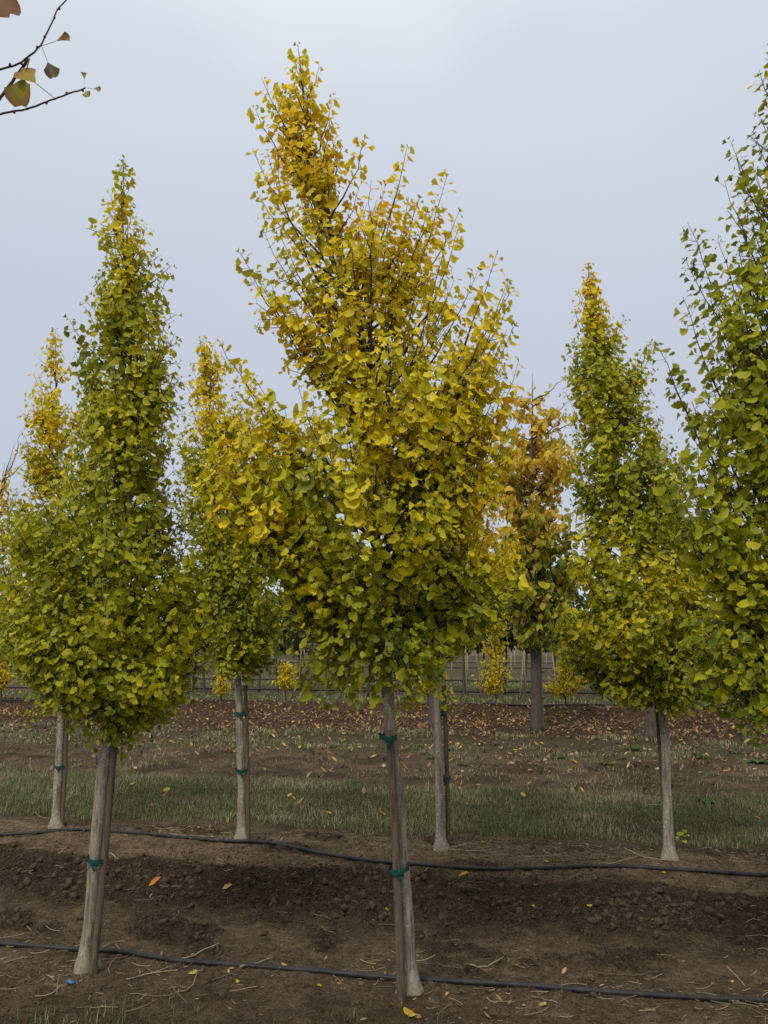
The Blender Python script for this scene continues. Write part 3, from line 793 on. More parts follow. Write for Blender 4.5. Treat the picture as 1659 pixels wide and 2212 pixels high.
stake((841, 1578), (868, 2162), None, .0185, [(862, 1876, 44, .22), (838, 1592, 40, -.05)], 'brown wooden stake with two green ties against the central front trunk', dy=-.06)
stake((252, 1560), (200, 2112), None, .016, [(211, 1855, 44, -.12)], 'dark wooden stake with a green tie against the leaning left front trunk', dy=-.035)
stake((146, 1540), (133, 1798), None, .016, [(132, 1655, 28, 0)], 'thin wooden stake with green tie beside the pale trunk at far left', dy=-.03)
stake((530, 1480), (537, 1822), None, .016, [(522, 1540, 30, 0), (524, 1663, 30, 0)], 'thin wooden stake with two green ties beside the pale trunk left of centre', dy=-.03)
stake((958, 1450), (969, 1842), None, .016, [(957, 1680, 32, 0), (951, 1540, 30, 0)], 'wooden stake with green ties on the pale trunk behind the central tree', dy=-.03)
stake((1418, 1520), (1441, 1868), None, .014, [(1440, 1697, 26, 0)], 'dark thin stake with green tie at the slanting trunk on the right', dy=-.02)

# blue paint dab on the left trunk
p = at(219, 1640, bL[1]) + np.array([0, -.047, 0])
V, Fc = tube([p + np.array([-.012, .012, .02]), p + np.array([-.010, .002, 0]), p + np.array([-.006, .008, -.022])], [.003, .006, .003], 6)
link('paint_mark', mesh_from('paint_mark', V - np.array(tL.location), Fc, M_BPAINT, True), tL)

# ------------------------------------------------------------------ irrigation hoses
def hose(pts, r, label, lift=0.0, sink=.002):
    G = np.array([gpt(*p) for p in pts])
    P = catmull(G, min(220, max(80, int(np.linalg.norm(np.diff(G, axis=0), axis=1).sum() / .035))))
    z = ground_at(P[:, 0], P[:, 1])
    k = 15; zp = np.pad(z, k, mode='edge')
    z = np.convolve(zp, np.ones(2 * k + 1) / (2 * k + 1), 'same')[k:-k]
    P[:, 2] = np.convolve(np.pad(np.maximum(z, ground_at(P[:, 0], P[:, 1]) - r * .5), 4, mode='edge'), np.ones(9) / 9, 'same')[4:-4] + r - sink + lift
    c = P[len(P) // 2].copy(); c[2] -= r
    V, Fc = tube(P, r, 10)
    o = link('irrigation_hose', mesh_from('irrigation_hose', V - c, Fc, M_HOSE, True), None, c)
    return tag(o, label, 'hose', 'black irrigation hoses along the rows')

hose([(-420, 2052), (-120, 2057), (20, 2063), (165, 2073), (230, 2074), (340, 2090), (400, 2099), (640, 2117), (700, 2122), (850, 2135), (1000, 2142), (1150, 2151), (1300, 2163), (1500, 2176), (1659, 2183), (2100, 2200)], .0125, 'black irrigation hose running past the front trunks')
hose([(-420, 1818), (-60, 1815), (60, 1813), (170, 1807), (230, 1811), (330, 1818), (480, 1831), (560, 1833), (640, 1846), (760, 1862), (900, 1872), (1040, 1882), (1150, 1883), (1300, 1881), (1440, 1888), (1560, 1896), (1659, 1902), (2000, 1918)], .0135, 'black irrigation hose on the soil below the second row of trunks')
hose([(-200, 1519), (50, 1524), (200, 1522), (440, 1523), (540, 1526), (600, 1522), (800, 1527), (1000, 1533), (1150, 1540), (1300, 1538), (1450, 1545), (1659, 1548), (1900, 1552)], .022, 'black irrigation hose behind the brown leaf litter', .02)
for q, (ya, yb, lab) in enumerate(((1489, 1506, 'first'), (1467, 1480, 'second'), (1450, 1461, 'third'), (1438, 1447, 'fourth'))):
    hose([(-200, ya), (300, ya + 3), (830, (ya + yb) / 2), (1300, yb - 3), (1900, yb + 2)], .03, 'thin dark irrigation line in the far field, %s beyond the littered row' % lab, .25 if q > 1 else .05)

# ------------------------------------------------------------------ other trees
def leaf_oval(w, curl, fold):
    V = [(0, 0, 0), (-w, .35, fold), (0, .4, 0), (w, .35, fold), (-w * .8, .72, fold - curl * .4), (0, .75, -curl * .4), (w * .8, .72, fold - curl * .4), (0, 1.05, -curl)]
    Fc = [(0, 2, 1), (0, 3, 2), (1, 2, 5), (1, 5, 4), (2, 3, 6), (2, 6, 5), (4, 5, 7), (5, 6, 7)]
    return np.array(V, float), np.array(Fc), np.array([0, .6, 0, .6, .8, 0, .8, 1.])

BROADOV = [leaf_oval(.34, .25, .10), leaf_oval(.38, .45, .06), leaf_oval(.30, .6, .15)]
OVAL = [leaf_oval(.22, .25, .10), leaf_oval(.28, .45, .06), leaf_oval(.20, .6, .15), leaf_oval(.25, .1, .05)]
CLUMP = []                                      # tufts of four folded leaves, for trees far off
for q in range(4):
    V, Fc, E, n0 = [], [], [], 0
    for w in range(4):
        wd, fo, cu = .24 + .05 * ((q + w) % 3), .12 * (w % 2), .2 * (q % 3)
        v = np.array([(0, 0, 0), (-wd, .5, fo), (wd, .5, fo), (0, 1.0, -cu)])
        an = w * 1.7 + q; ca, sa = math.cos(an), math.sin(an)
        V.append(np.stack([v[:, 0] * ca - v[:, 2] * sa + .25 * math.cos(an), v[:, 1] * .8 - .3 + .2 * math.sin(2 * an), v[:, 0] * sa + v[:, 2] * ca + .25 * math.sin(an)], -1))
        Fc.append(np.array([(0, 2, 1), (1, 2, 3)]) + n0); E.append(np.array([0, .5, .5, 1.])); n0 += 4
    CLUMP.append((np.vstack(V), np.vstack(Fc), np.concatenate(E)))

def grow_simple(name, label, cat, group, base, trunk, r0, env, n_shoots, leaf, tpl, colf, seed, bark, gap=.05, per=2.0, droop=.6, start=.35, rise=.8, tips=(), nbranch=10, depth=.9, sides=9):
    rng = np.random.default_rng(seed)
    Y0 = base[1]; bz = float(ground_at(base[0], base[1]))
    org = np.array([base[0], base[1], bz])
    root = thing(name, label, cat, org, group)
    TP = catmull([org - np.array([0, 0, .05])] + [at(x, y, Y0) for x, y in trunk], 40)
    h = (TP[:, 2] - TP[0, 2]) / (TP[-1, 2] - TP[0, 2])
    V, Fc = tube(TP, r0 * np.interp(h, [0, .03, .3, 1], [1.3, 1, .75, .08]), sides, True, .06, rng)
    link('trunk', mesh_from('trunk', V - org, Fc, bark, True), root)
    ev = np.array(env, float)
    wy = np.linspace(ev[0, 0], ev[-1, 0], 200)
    pw = np.interp(wy, ev[:, 0], ev[:, 2] - ev[:, 1]) + 2; pw /= pw.sum()
    T_ = [(x, y, d, True) for x, y, d in tips]
    for _ in range(n_shoots):
        y = wy[rng.choice(200, p=pw)]
        a, b = np.interp(y, ev[:, 0], ev[:, 1]), np.interp(y, ev[:, 0], ev[:, 2])
        rr = math.sqrt(rng.random()) ** .7; th = rng.random() * 6.283
        zc = proj(at(0, y, Y0))[2]
        T_.append(((a + b) / 2 + (b - a) / 2 * rr * math.cos(th), y, rr * math.sin(th) * (b - a) / 2 * zc / F * depth, False))
    zlo = at(0, ev[-1, 0], Y0)[2]
    tw = Acc(); nb = 0
    pos, dr, nr, sz = [], [], [], []
    for tx, ty, dy, bare in T_:
        T = at(tx, ty, Y0 + dy)
        z = np.clip(T[2] - rng.uniform(.4, 1.0) * rise * (.3 + np.hypot(T[0] - base[0], T[1] - base[1])), zlo, TP[-1, 2])
        A = np.array([np.interp(z, TP[:, 2], TP[:, k]) for k in range(3)])
        C = A + (T - A) * np.array([.6, .6, .4])
        t = np.linspace(0, 1, 9)[:, None]
        P = (1 - t) ** 2 * A + 2 * t * (1 - t) * C + t * t * T
        L = np.linalg.norm(T - A)
        P[1:-1] += rng.normal(0, .02 * L, (7, 3))
        V, Fc = tube(P, np.linspace(min(.006 + .012 * L, r0 * .4), .003, 9), 4, False)
        if nb < nbranch and L > .5:
            link('branch', mesh_from('branch', V - org, Fc, bark, True), root); nb += 1
        else:
            tw.add(V - org, Fc)
        g = gap * (3.5 if bare else 1)
        s = np.arange(start if not bare else .55, 1.0, g / max(L, .1))
        for q in s:
            S = np.array([np.interp(q, t[:, 0], P[:, k]) for k in range(3)])
            m = max(1, rng.poisson(per if not bare else .7))
            d = rng.normal(0, 1, (m, 3)); d[:, 2] -= droop
            pos.append(np.repeat(S[None], m, 0) + rng.normal(0, gap * .6, (m, 3))); dr.append(d)
            nr.append(np.array([0, 0, 1.]) + rng.normal(0, .6, (m, 3)) + np.array([0, -.5, 0])); sz.append(leaf * rng.uniform(.7, 1.25, m))
    if tw.n:
        tag(link('twigs', tw.mesh('twigs', bark, True), root), kind='stuff')
    pos, dr, nr, sz = np.vstack(pos), np.vstack(dr), np.vstack(nr), np.concatenate(sz)
    _, vy, _ = proj(pos)
    c = colf(pos, vy, rng)
    V, Fc, C, E = build_leaves(tpl, pos - org, dr, nr, sz, rng.integers(0, len(tpl), len(pos)), c)
    tag(link('crown', mesh_from('crown', V, Fc, M_BROAD, False, {'col': C, 'edge': E}), root), kind='stuff')
    return root

def autumn(lo=950, hi=1350, greener=0.0):
    P = np.array([[.80, .60, .06], [.76, .46, .03], [.62, .44, .03], [.34, .36, .03], [.12, .17, .02]])
    def f(pos, vy, rng):
        t = np.clip((vy - lo) / (hi - lo), 0, 1) * 3.2 + greener + rng.normal(0, .75, len(vy)) + 2.2 * (fbm(pos[:, 0] * 1.6 + pos[:, 1], pos[:, 2] * 1.6, 77) - .5)
        t = np.clip(t, 0, 4)
        return np.stack([np.interp(t, range(5), P[:, k]) for k in range(3)], -1) * rng.uniform(.75, 1.2, (len(vy), 1))
    return f

G3 = 'broad-leaved autumn trees in the leaf-littered row'
B3 = gpt(1160, 1580)
grow_simple('broadleaf_tree', 'dark-trunked tree with orange, yellow and green drooping leaves and wispy twigs', 'tree', G3, B3[:2], [(1158, 1450), (1152, 1250), (1148, 1050), (1150, 860)], .105,
    [(850, 1110, 1205), (910, 1070, 1245), (1000, 1030, 1275), (1120, 1010, 1290), (1220, 1020, 1285), (1310, 1070, 1255), (1390, 1110, 1215)], 190, .130, BROADOV, autumn(870, 1230), 41, M_BARKD,
    tips=[(1150, 805, 0), (1112, 850, .4), (1185, 845, .3), (1218, 818, -.3), (1250, 900, .2), (1230, 865, .5)], gap=.075, per=3.4, droop=1.1, start=.22, rise=.6)
B3b = gpt(937, 1572)
grow_simple('broadleaf_tree', 'dark-trunked autumn tree almost wholly hidden behind the central ginkgo', 'tree', G3, B3b[:2], [(937, 1450), (932, 1250), (930, 950)], .10,
    [(900, 900, 960), (1020, 860, 1010), (1150, 850, 1030), (1280, 870, 1010), (1400, 910, 960)], 50, .11, OVAL, autumn(950, 1330), 43, M_BARKD, gap=.08, per=2.2, droop=1.1)
B3c = gpt(1407, 1596)
grow_simple('broadleaf_tree', 'thick-trunked autumn tree behind the slanting second-row ginkgo', 'tree', G3, B3c[:2], [(1407, 1480), (1405, 1250), (1410, 950)], .125,
    [(920, 1380, 1440), (1020, 1340, 1500), (1150, 1320, 1560), (1250, 1330, 1560), (1340, 1350, 1500), (1400, 1390, 1430)], 60, .11, OVAL, autumn(950, 1300, .6), 45, M_BARKD, gap=.08, per=2.2, droop=1.1)
B3d = (-8.1, B3[1] + SL * (B3[0] + 8.1))
grow_simple('broadleaf_tree', 'autumn tree with wispy orange twigs at the left edge behind the ginkgos', 'tree', G3, B3d, [(-40, 1450), (-30, 1250), (5, 1040)], .10,
    [(1010, -10, 60), (1080, -40, 90), (1180, -60, 100), (1300, -50, 90), (1400, 0, 40)], 70, .105, OVAL, autumn(960, 1400), 47, M_BARKD,
    tips=[(32, 960, 0), (48, 930, 0), (10, 1000, 0), (62, 985, .1), (25, 995, .1)], gap=.075, per=2.2, droop=1.1)

def yellow(pos, vy, rng):
    a = rng.normal(.66, .10, len(vy))
    return pal(a) * rng.uniform(.8, 1.15, (len(vy), 1))
def darkgreen(pos, vy, rng):
    c = np.array([.045, .085, .022]) * rng.uniform(.6, 1.5, (len(vy), 1))
    return c + np.array([.03, .02, 0]) * (rng.random((len(vy), 1)) < .2)

GS = 'small yellow saplings beyond the littered row'
for q, (x, yb, yt, hw, lo, lab) in enumerate((
        (1071, 1532, 1305, 32, 1502, 'tall slim yellow sapling left of the dark autumn trunk'),
        (1222, 1537, 1362, 42, 1508, 'bushy bright yellow sapling right of the dark autumn trunk'),
        (617, 1524, 1425, 28, 1488, 'small yellow-green sapling under the central crown, left of its trunk'),
        (478, 1527, 1425, 20, 1500, 'small yellow sapling beside the narrow second-row ginkgo'),
        (3, 1524, 1385, 24, 1490, 'yellow sapling at the extreme left edge'),
        (925, 1536, 1430, 26, 1500, 'yellow sapling seen below the central crown, right of its trunk'),
        (1425, 1548, 1440, 36, 1515, 'yellow sapling behind the slanting ginkgo trunk'))):
    b = gpt(x, yb)
    m = (yt + lo) / 2; lo -= 6
    hw *= 1.2 if x > 1000 else .95; jj = np.random.default_rng(q + 9).uniform(.55, 1.35, 8)
    fr = (.0, .14, .28, .42, .56, .70, .86, 1.0); ww = (.15, .5, .75, .6, .7, 1.1, 1.0, .35)
    e = [(yt + f * (lo - yt), x - hw * w_ * jj[k], x + hw * w_ * jj[-k - 1]) for k, (f, w_) in enumerate(zip(fr, ww))]
    grow_simple('yellow_sapling', lab, 'sapling', GS, b[:2], [(x, yb - 20), (x, m), (x, yt)], .022, e, 85, .074, OVAL, yellow, 60 + q, M_TWIG, gap=.06, per=3.0, droop=.0, start=.15, nbranch=6, sides=7)

GF = 'dark green staked trees in the far rows'
frng = np.random.default_rng(5)
FAR = sorted([(385, 1500), (600, 1500), (1090, 1500), (1245, 1506), (905, 1498), (1360, 1508), (418, 1496), (441, 1498), (652, 1487), (706, 1500), (1003, 1500), (1048, 1508), (1133, 1503), (1197, 1506), (1283, 1502), (1322, 1510), (1600, 1506), (1650, 1512), (560, 1494), (745, 1500), (860, 1500)])
ORD = 'first second third fourth fifth sixth seventh eighth ninth tenth eleventh twelfth thirteenth fourteenth fifteenth sixteenth seventeenth eighteenth nineteenth twentieth last'.split()
for q, (x, yb) in enumerate(FAR):
    b = gpt(x, yb); hw = frng.uniform(44, 62); top = frng.uniform(1255, 1300)
    lo = frng.uniform(1392, 1408)
    e = [(top, x - 12, x + 12), (top + 30, x - hw * .8, x + hw * .8), ((top + lo) / 2 + 10, x - hw, x + hw), (lo, x - hw * .5, x + hw * .5)]
    lean = frng.uniform(-6, 6)
    grow_simple('young_tree', 'dark green round-headed young tree in the far row, %s from the left' % ORD[q] if q < 20 else 'rightmost dark green round-headed young tree in the far row', 'tree', GF, b[:2], [(x + lean * .3, yb - 40), (x + lean, 1400), (x + lean, top + 20)], .045, e, 30, .20, CLUMP, darkgreen, 90 + q, M_BARKD, gap=.16, per=2.4, droop=.2, nbranch=4, sides=6)
for q, (x, yb, yt, lean) in enumerate(((1124, 1508, 1392, 9), (1137, 1506, 1394, -6), (414, 1498, 1400, 4), (645, 1489, 1398, 6), (660, 1490, 1402, -3), (1008, 1502, 1392, -2), (1040, 1506, 1390, -10), (1205, 1508, 1394, -14), (1290, 1504, 1400, 3), (1010, 1470, 1394, 0), (975, 1468, 1398, 2), (1075, 1466, 1396, 0),
        (1104, 1466, 1394, 0), (1255, 1470, 1398, 1), (1330, 1472, 1402, 0), (690, 1462, 1400, 2), (590, 1464, 1402, 0), (400, 1460, 1402, 1), (120, 1500, 1410, 2), (60, 1480, 1405, 0), (1090, 1446, 1394, 0), (1112, 1448, 1396, 0), (1030, 1448, 1394, 0), (990, 1446, 1394, 0), (735, 1446, 1398, 0), (1180, 1450, 1396, 0), (1270, 1450, 1398, 0))):
    b = gpt(x, yb)
    b[2] = float(ground_at(b[0], b[1]))
    T = at(x + lean, yt, b[1])
    V, Fc = tube([b - np.array([0, 0, .05]), (b + T) / 2, T], [.022, .02, .018] if b[1] < 30 else .026, 6)
    o = link('bamboo_cane', mesh_from('bamboo_cane', V - b, Fc, M_CANE, True), None, b)
    tag(o, 'thin pale bamboo cane standing in the far nursery rows', 'cane', 'bamboo canes in the far rows')
# two canes tied to the dark autumn trunk
for x0, x1, yb, yt, lab in ((1172, 1166, 1578, 1350, 'pale metal-grey cane beside the dark autumn trunk'),):
    stake((x1, yt), (x0, yb), None, .022, [(1163, 1452, 30, 0), (1164, 1508, 30, 0)], lab, M_CANE, dy=-.02, group='canes in the littered row')

# far wood on the horizon
rng = np.random.default_rng(71)
n = 3000
X = rng.uniform(-150, 170, n); Yb = 165 + rng.uniform(-8, 8, n) - .0 * X
H = 4.5 + 5.5 * fbm(X * .06, X * 0 + 3, 8)
pos = np.stack([X, Yb, H * rng.random(n) ** .7], -1)
c = np.array([.045, .075, .028]) * rng.uniform(.6, 1.5, (n, 1))
V, Fc, C, E = build_leaves(CLUMP, pos, rng.normal(0, 1, (n, 3)), rng.normal(0, 1, (n, 3)), rng.uniform(1.6, 3.0, n), rng.integers(0, 4, n), c)
tag(link('treeline', mesh_from('treeline', V, Fc, M_BROAD, False, {'col': C, 'edge': E})), 'dark green wood along the horizon', 'treeline', None, 'stuff')

# ------------------------------------------------------------------ twigs of a tree beside the camera, reaching in at the top left
YT = 1.75
tb = np.array([-2.15, 1.45, 0.0]); tb[2] = float(ground_at(tb[0], tb[1]))
near = thing('ginkgo_tree', 'almost bare grey twigs with a few yellow leaves reaching in at the top left corner', 'tree', tb, 'ginkgo trees in the two nearest rows')
nrng = np.random.default_rng(3)
TPn = catmull([tb - np.array([0, 0, .06]), tb + np.array([.02, 0, 1.0]), tb + np.array([-.02, .02, 2.2]), tb + np.array([.05, 0, 3.6]), tb + np.array([0, 0, 4.9])], 50)
V, Fc = tube(TPn, np.linspace(.042, .006, 50), 14, True, .05, nrng)
link('trunk', mesh_from('trunk', V - tb, Fc, M_BARK, True), near)
hub = at(-330, 330, YT)
limb = catmull([TPn[19], (TPn[19] * .45 + hub * .55) + np.array([.02, 0, -.04]), hub], 16)
V, Fc = tube(limb, np.linspace(.012, .006, 16), 8)
link('branch', mesh_from('branch', V - tb, Fc, M_TWIG, True), near)
def bud(acc, p, d, r):
    V, Fc = tube([p - d * r * .3, p + d * r * .5, p + d * r * 1.4], [r * .9, r, r * .35], 6)
    acc.add(V - tb, Fc)
for pts, r0, r1, buds in (
        ([(-330, 330), (-160, 215), (0, 150), (30, 142), (62, 122), (88, 98), (101, 70), (116, 42), (122, 22), (150, -6), (190, -60)], .0040, .0012, (.45, .56, .62, .68, .74, .80, .86, .9)),
        ([(-330, 330), (-140, 300), (-20, 235), (0, 212), (20, 186), (44, 152), (62, 128)], .0042, .0034, (.55, .7, .86, .97)),
        ([(-330, 330), (-170, 285), (0, 246), (60, 235), (115, 214), (165, 197), (184, 190)], .0036, .0018, (.5, .6, .68, .76, .84, .92, .99))):
    P = catmull([at(x, y, YT + .02 * k / len(pts)) for k, (x, y) in enumerate(pts)], 60)
    P[1:-1] += nrng.normal(0, .0006, (58, 3))
    a = Acc()
    V, Fc = tube(P, np.linspace(r0, r1, 60), 8); a.add(V - tb, Fc)
    for k, f in enumerate(buds):
        i = int(f * 59)
        dd = norm(np.array([nrng.normal(0, .3), nrng.normal(0, .5), 1.0 if k % 2 else -1.0]))
        bud(a, P[i] + dd * .003, dd, nrng.uniform(.0030, .0046))
    link('branch', a.mesh('branch', M_TWIG, True), near)
def twig_leaf(b, t, k, s, c, flip=1, yo=0.0):
    p0, p1 = at(b[0], b[1], YT + yo), at(t[0], t[1], YT + yo - .01)
    d = norm(p1 - p0); nn = np.array([.25 * flip, -1, .35]); x = norm(np.cross(d, nn)); z = np.cross(x, d)
    V = FLAT[k][0]; s = np.linalg.norm(p1 - p0) / V[:, 1].max()
    lf = link('leaf', TWIGL_ME[k], near); p = p0 - tb
    lf.matrix_local = Matrix([[x[r] * s * 0.72, d[r] * s, z[r] * s, p[r]] for r in range(3)] + [[0, 0, 0, 1]])
    lf.color = (*c, 1)  # c is darkened, painting the backlit look into the leaf
twig_leaf((88, 99), (150, 80), 2, .05, (.30, .17, .010), -1)
twig_leaf((90, 100), (115, 165), 2, .04, (.14, .13, .05), 1)
twig_leaf((118, 212), (38, 148), 0, .05, (.42, .30, .008), 1)
twig_leaf((64, 125), (34, 222), 1, .05, (.30, .25, .008), -1)
twig_leaf((-70, -40), (30, 32), 0, .05, (.20, .10, .02), 1)
twig_leaf((184, 189), (181, 155), 2, .02, (.36, .36, .05), 1)
twig_leaf((184, 189), (216, 194), 2, .02, (.34, .35, .05), 1)
twig_leaf((184, 189), (188, 207), 1, .02, (.32, .33, .04), -1)

# ------------------------------------------------------------------ grass
def blades(name, label, X, v, h, w, colr, rng, parent=None):
    n = len(X); Y = v - SL * X; Z = gh(X, v) - .004
    an = rng.random(n) * 6.283; lean = rng.uniform(.15, .75, n)
    dx, dy = np.cos(an), np.sin(an)
    sx, sy = -dy * w / 2, dx * w / 2
    o = np.zeros((n, 5, 3))
    for k, (f, ww) in enumerate(((0, 1), (0, -1), (.55, .8), (.55, -.8), (1, 0))):
        o[:, k, 0] = X + dx * h * lean * f * f + sx * ww; o[:, k, 1] = Y + dy * h * lean * f * f + sy * ww
        o[:, k, 2] = Z + h * f * (1 - .35 * lean * f)
    T = np.array([[0, 1, 3], [0, 3, 2], [2, 3, 4]])
    Fc = (T[None] + (np.arange(n) * 5)[:, None, None]).reshape(-1, 3)
    ed = np.tile([0, 0, .3, .3, 1.0], n)
    ob = link(name, mesh_from(name, o.reshape(-1, 3), Fc, M_GRASS, False, {'col': np.repeat(colr, 5, 0), 'edge': ed}))
    return tag(ob, label, 'grass', None, 'stuff')

def grass_cols(n, rng, dry, X, v):
    dryp = np.clip(dry + 2.4 * (fbm(X * 1.6, v * 1.9, 61) - .5), 0.04, .92)
    t = (rng.random(n) < dryp)[:, None]
    g = np.array([.105, .140, .042]) * rng.uniform(.6, 1.5, (n, 1)) + np.array([.03, .012, 0]) * rng.random((n, 1))
    s = np.array([.34, .285, .165]) * rng.uniform(.5, 1.4, (n, 1))
    return np.where(t, s, g)

def scatter(rng, n, xr, vr, maskf):
    X = rng.uniform(*xr, n); v = rng.uniform(*vr, n)
    k = rng.random(n) < maskf(X, v)
    return X[k], v[k]

rng = np.random.default_rng(81)
def patchy(X, v):
    return masks(X, v)[1] * np.clip(.35 + 1.5 * (fbm(X * 2.3, v * 2.3, 65) - .25), .12, 1)
X, v = scatter(rng, 125000, (-4.6, 5.2), (6.85, 9.7), patchy)
blades('grass', 'mown grass strip with straw-coloured blades behind the second row', X, v, rng.uniform(.018, .060, len(X)) * (.45 + 1.5 * fbm(X * 3.2, v * 3.2, 63)), rng.uniform(.004, .007, len(X)), grass_cols(len(X), rng, .36, X, v), rng)
X, v = scatter(rng, 30000, (-2.6, 2.6), (2.6, 3.9), patchy)
blades('grass', 'sparse grass tufts on the soil along the bottom edge', X, v, rng.uniform(.02, .075, len(X)), rng.uniform(.002, .0035, len(X)), grass_cols(len(X), rng, .30, X, v), rng)
X, v = scatter(rng, 50000, (-9, 9.5), (10.8, 15.2), lambda X, v: masks(X, v)[1] * sm(.42, .60, fbm(X * 1.5, v * 1.5, 67)))
blades('grass', 'thin patches of grass among the fallen leaves', X, v, rng.uniform(.03, .09, len(X)), rng.uniform(.008, .013, len(X)), grass_cols(len(X), rng, .38, X, v), rng)
X, v = scatter(rng, 30000, (-6.5, 7.5), (9.0, 12.6), lambda X, v: sm(.50, .66, fbm(X * 1.3, v * 2.2, 68)) + .06)
blades('grass', 'straw and weedy stubble on the soil behind the grass strip', X, v, rng.uniform(.015, .07, len(X)), rng.uniform(.005, .010, len(X)), grass_cols(len(X), rng, .62, X, v), rng)
X, v = scatter(rng, 45000, (-16, 17), (19.0, 34), lambda X, v: masks(X, v)[1])
blades('grass', 'short green grass lanes between the far rows', X, v, rng.uniform(.05, .12, len(X)), rng.uniform(.02, .04, len(X)), grass_cols(len(X), rng, .12, X, v), rng)

# ------------------------------------------------------------------ clods in the tilled strip
def lump(rng):
    import bmesh
    bm = bmesh.new(); bmesh.ops.create_icosphere(bm, subdivisions=1, radius=1)
    V = np.array([q.co for q in bm.verts]); Fc = np.array([[q.index for q in f.verts] for f in bm.faces]); bm.free()
    V = V * rng.uniform(.42, 1.35, (len(V), 1)) * np.array([1, rng.uniform(.6, 1), rng.uniform(.5, .8)]) + rng.normal(0, .12, (len(V), 3))
    return V, Fc, np.zeros(len(V))
LUMPS = [lump(rng) for _ in range(8)]
OCT = []
for q in range(6):
    V = np.array([[1, 0, 0], [-1, 0, 0], [0, 1, 0], [0, -1, 0], [0, 0, 1], [0, 0, -1]], float) * rng.uniform(.6, 1.3, (6, 1)) + rng.normal(0, .15, (6, 3))
    OCT.append((V, np.array([[0, 2, 4], [2, 1, 4], [1, 3, 4], [3, 0, 4], [2, 0, 5], [1, 2, 5], [3, 1, 5], [0, 3, 5]]), np.zeros(6)))
def clods(n, vr, mf, s0, s1, pw_, tpl, label):
    X, v = scatter(rng, n, (-2.9, 3.3), vr, mf)
    n = len(X)
    sz = s0 + s1 * rng.random(n) ** pw_
    pos = np.stack([X, v - SL * X, gh(X, v) + sz * .2], -1)
    nn = rng.normal(0, .5, (n, 3)) + np.array([0, 0, 1])
    V, Fc, C, E = build_leaves(tpl, pos, rng.normal(0, 1, (n, 3)) * np.array([1, 1, .2]), nn, sz, rng.integers(0, len(tpl), n), np.zeros((n, 3)))
    tag(link('soil_clods', mesh_from('soil_clods', V, Fc, M_CLOD, False)), label, 'soil', None, 'stuff')
clods(8500, (3.7, 6.9), lambda X, v: masks(X, v)[0] ** 2 * np.clip(.3 + 2.2 * (fbm(X * 3, v * 3, 91) - .35), .15, 1) + .014, .005, .034, 2.9, LUMPS, 'dark crumbly clods of freshly tilled soil')
clods(54000, (3.3, 7.0), lambda X, v: np.clip(masks(X, v)[0] + .55 * np.clip(3 * (fbm(X * 4, v * 4, 93) - .36), 0, 1), 0, 1), .0025, .0065, 1.6, OCT, 'fine soil crumbs strewn over the tilled and trodden ground')

# ------------------------------------------------------------------ dry stalks and sticks
def stick_pts(X, Y, ang, L, rng, n=5, bow=.12):
    t = np.linspace(-.5, .5, n)
    b = rng.normal(0, bow) * L
    px = X + np.cos(ang) * t * L - np.sin(ang) * b * (t * t * 4 - 1)
    py = Y + np.sin(ang) * t * L + np.cos(ang) * b * (t * t * 4 - 1)
    z = ground_at(px, py)
    tilt = rng.normal(0, .10) * L
    return np.stack([px, py, np.maximum(z, z.mean()) + .004 + np.maximum(0, t * tilt * 2)], -1)

acc = Acc()
n = 10500
X = rng.uniform(-3.2, 3.4, n); v = rng.uniform(3.2, 7.0, n)
w = .10 + .9 * np.exp(-((v - 6.62) / .28) ** 2) + .75 * np.exp(-((v - 3.95) / .35) ** 2)
w *= np.clip(.15 + 2.2 * (fbm(X * 1.9, v * 1.9, 69) - .38), .06, 1)
k = rng.random(n) < w
X, v = X[k], v[k]; n = len(X)
L = .015 + .15 * rng.random(n) ** 3.5
an = rng.normal(0, .9, n); tt = np.linspace(-.5, .5, 4)[None]
bw = (rng.normal(0, .12, n) * L)[:, None] * (tt * tt * 4 - 1)
SX = X[:, None] + np.cos(an)[:, None] * tt * L[:, None] - np.sin(an)[:, None] * bw
SY = (v - SL * X)[:, None] + np.sin(an)[:, None] * tt * L[:, None] + np.cos(an)[:, None] * bw
SZ = ground_at(SX, SY); SZ = np.maximum(SZ, SZ.mean(1, keepdims=True)) + .004 + np.maximum(0, tt * (rng.normal(0, .10, n) * L * 2)[:, None])
SP_ = np.stack([SX, SY, SZ], -1)
for q in range(n):
    V, Fc = tube(SP_[q], rng.uniform(.0009, .0024), 3, False)
    acc.add(V, Fc, np.array([.30, .225, .13]) * rng.uniform(.35, 1.4))
tag(link('dry_stalks', acc.mesh('dry_stalks', M_STRAW)), 'straw, thin dry stalks and twig bits lying on the soil', 'debris', None, 'stuff')

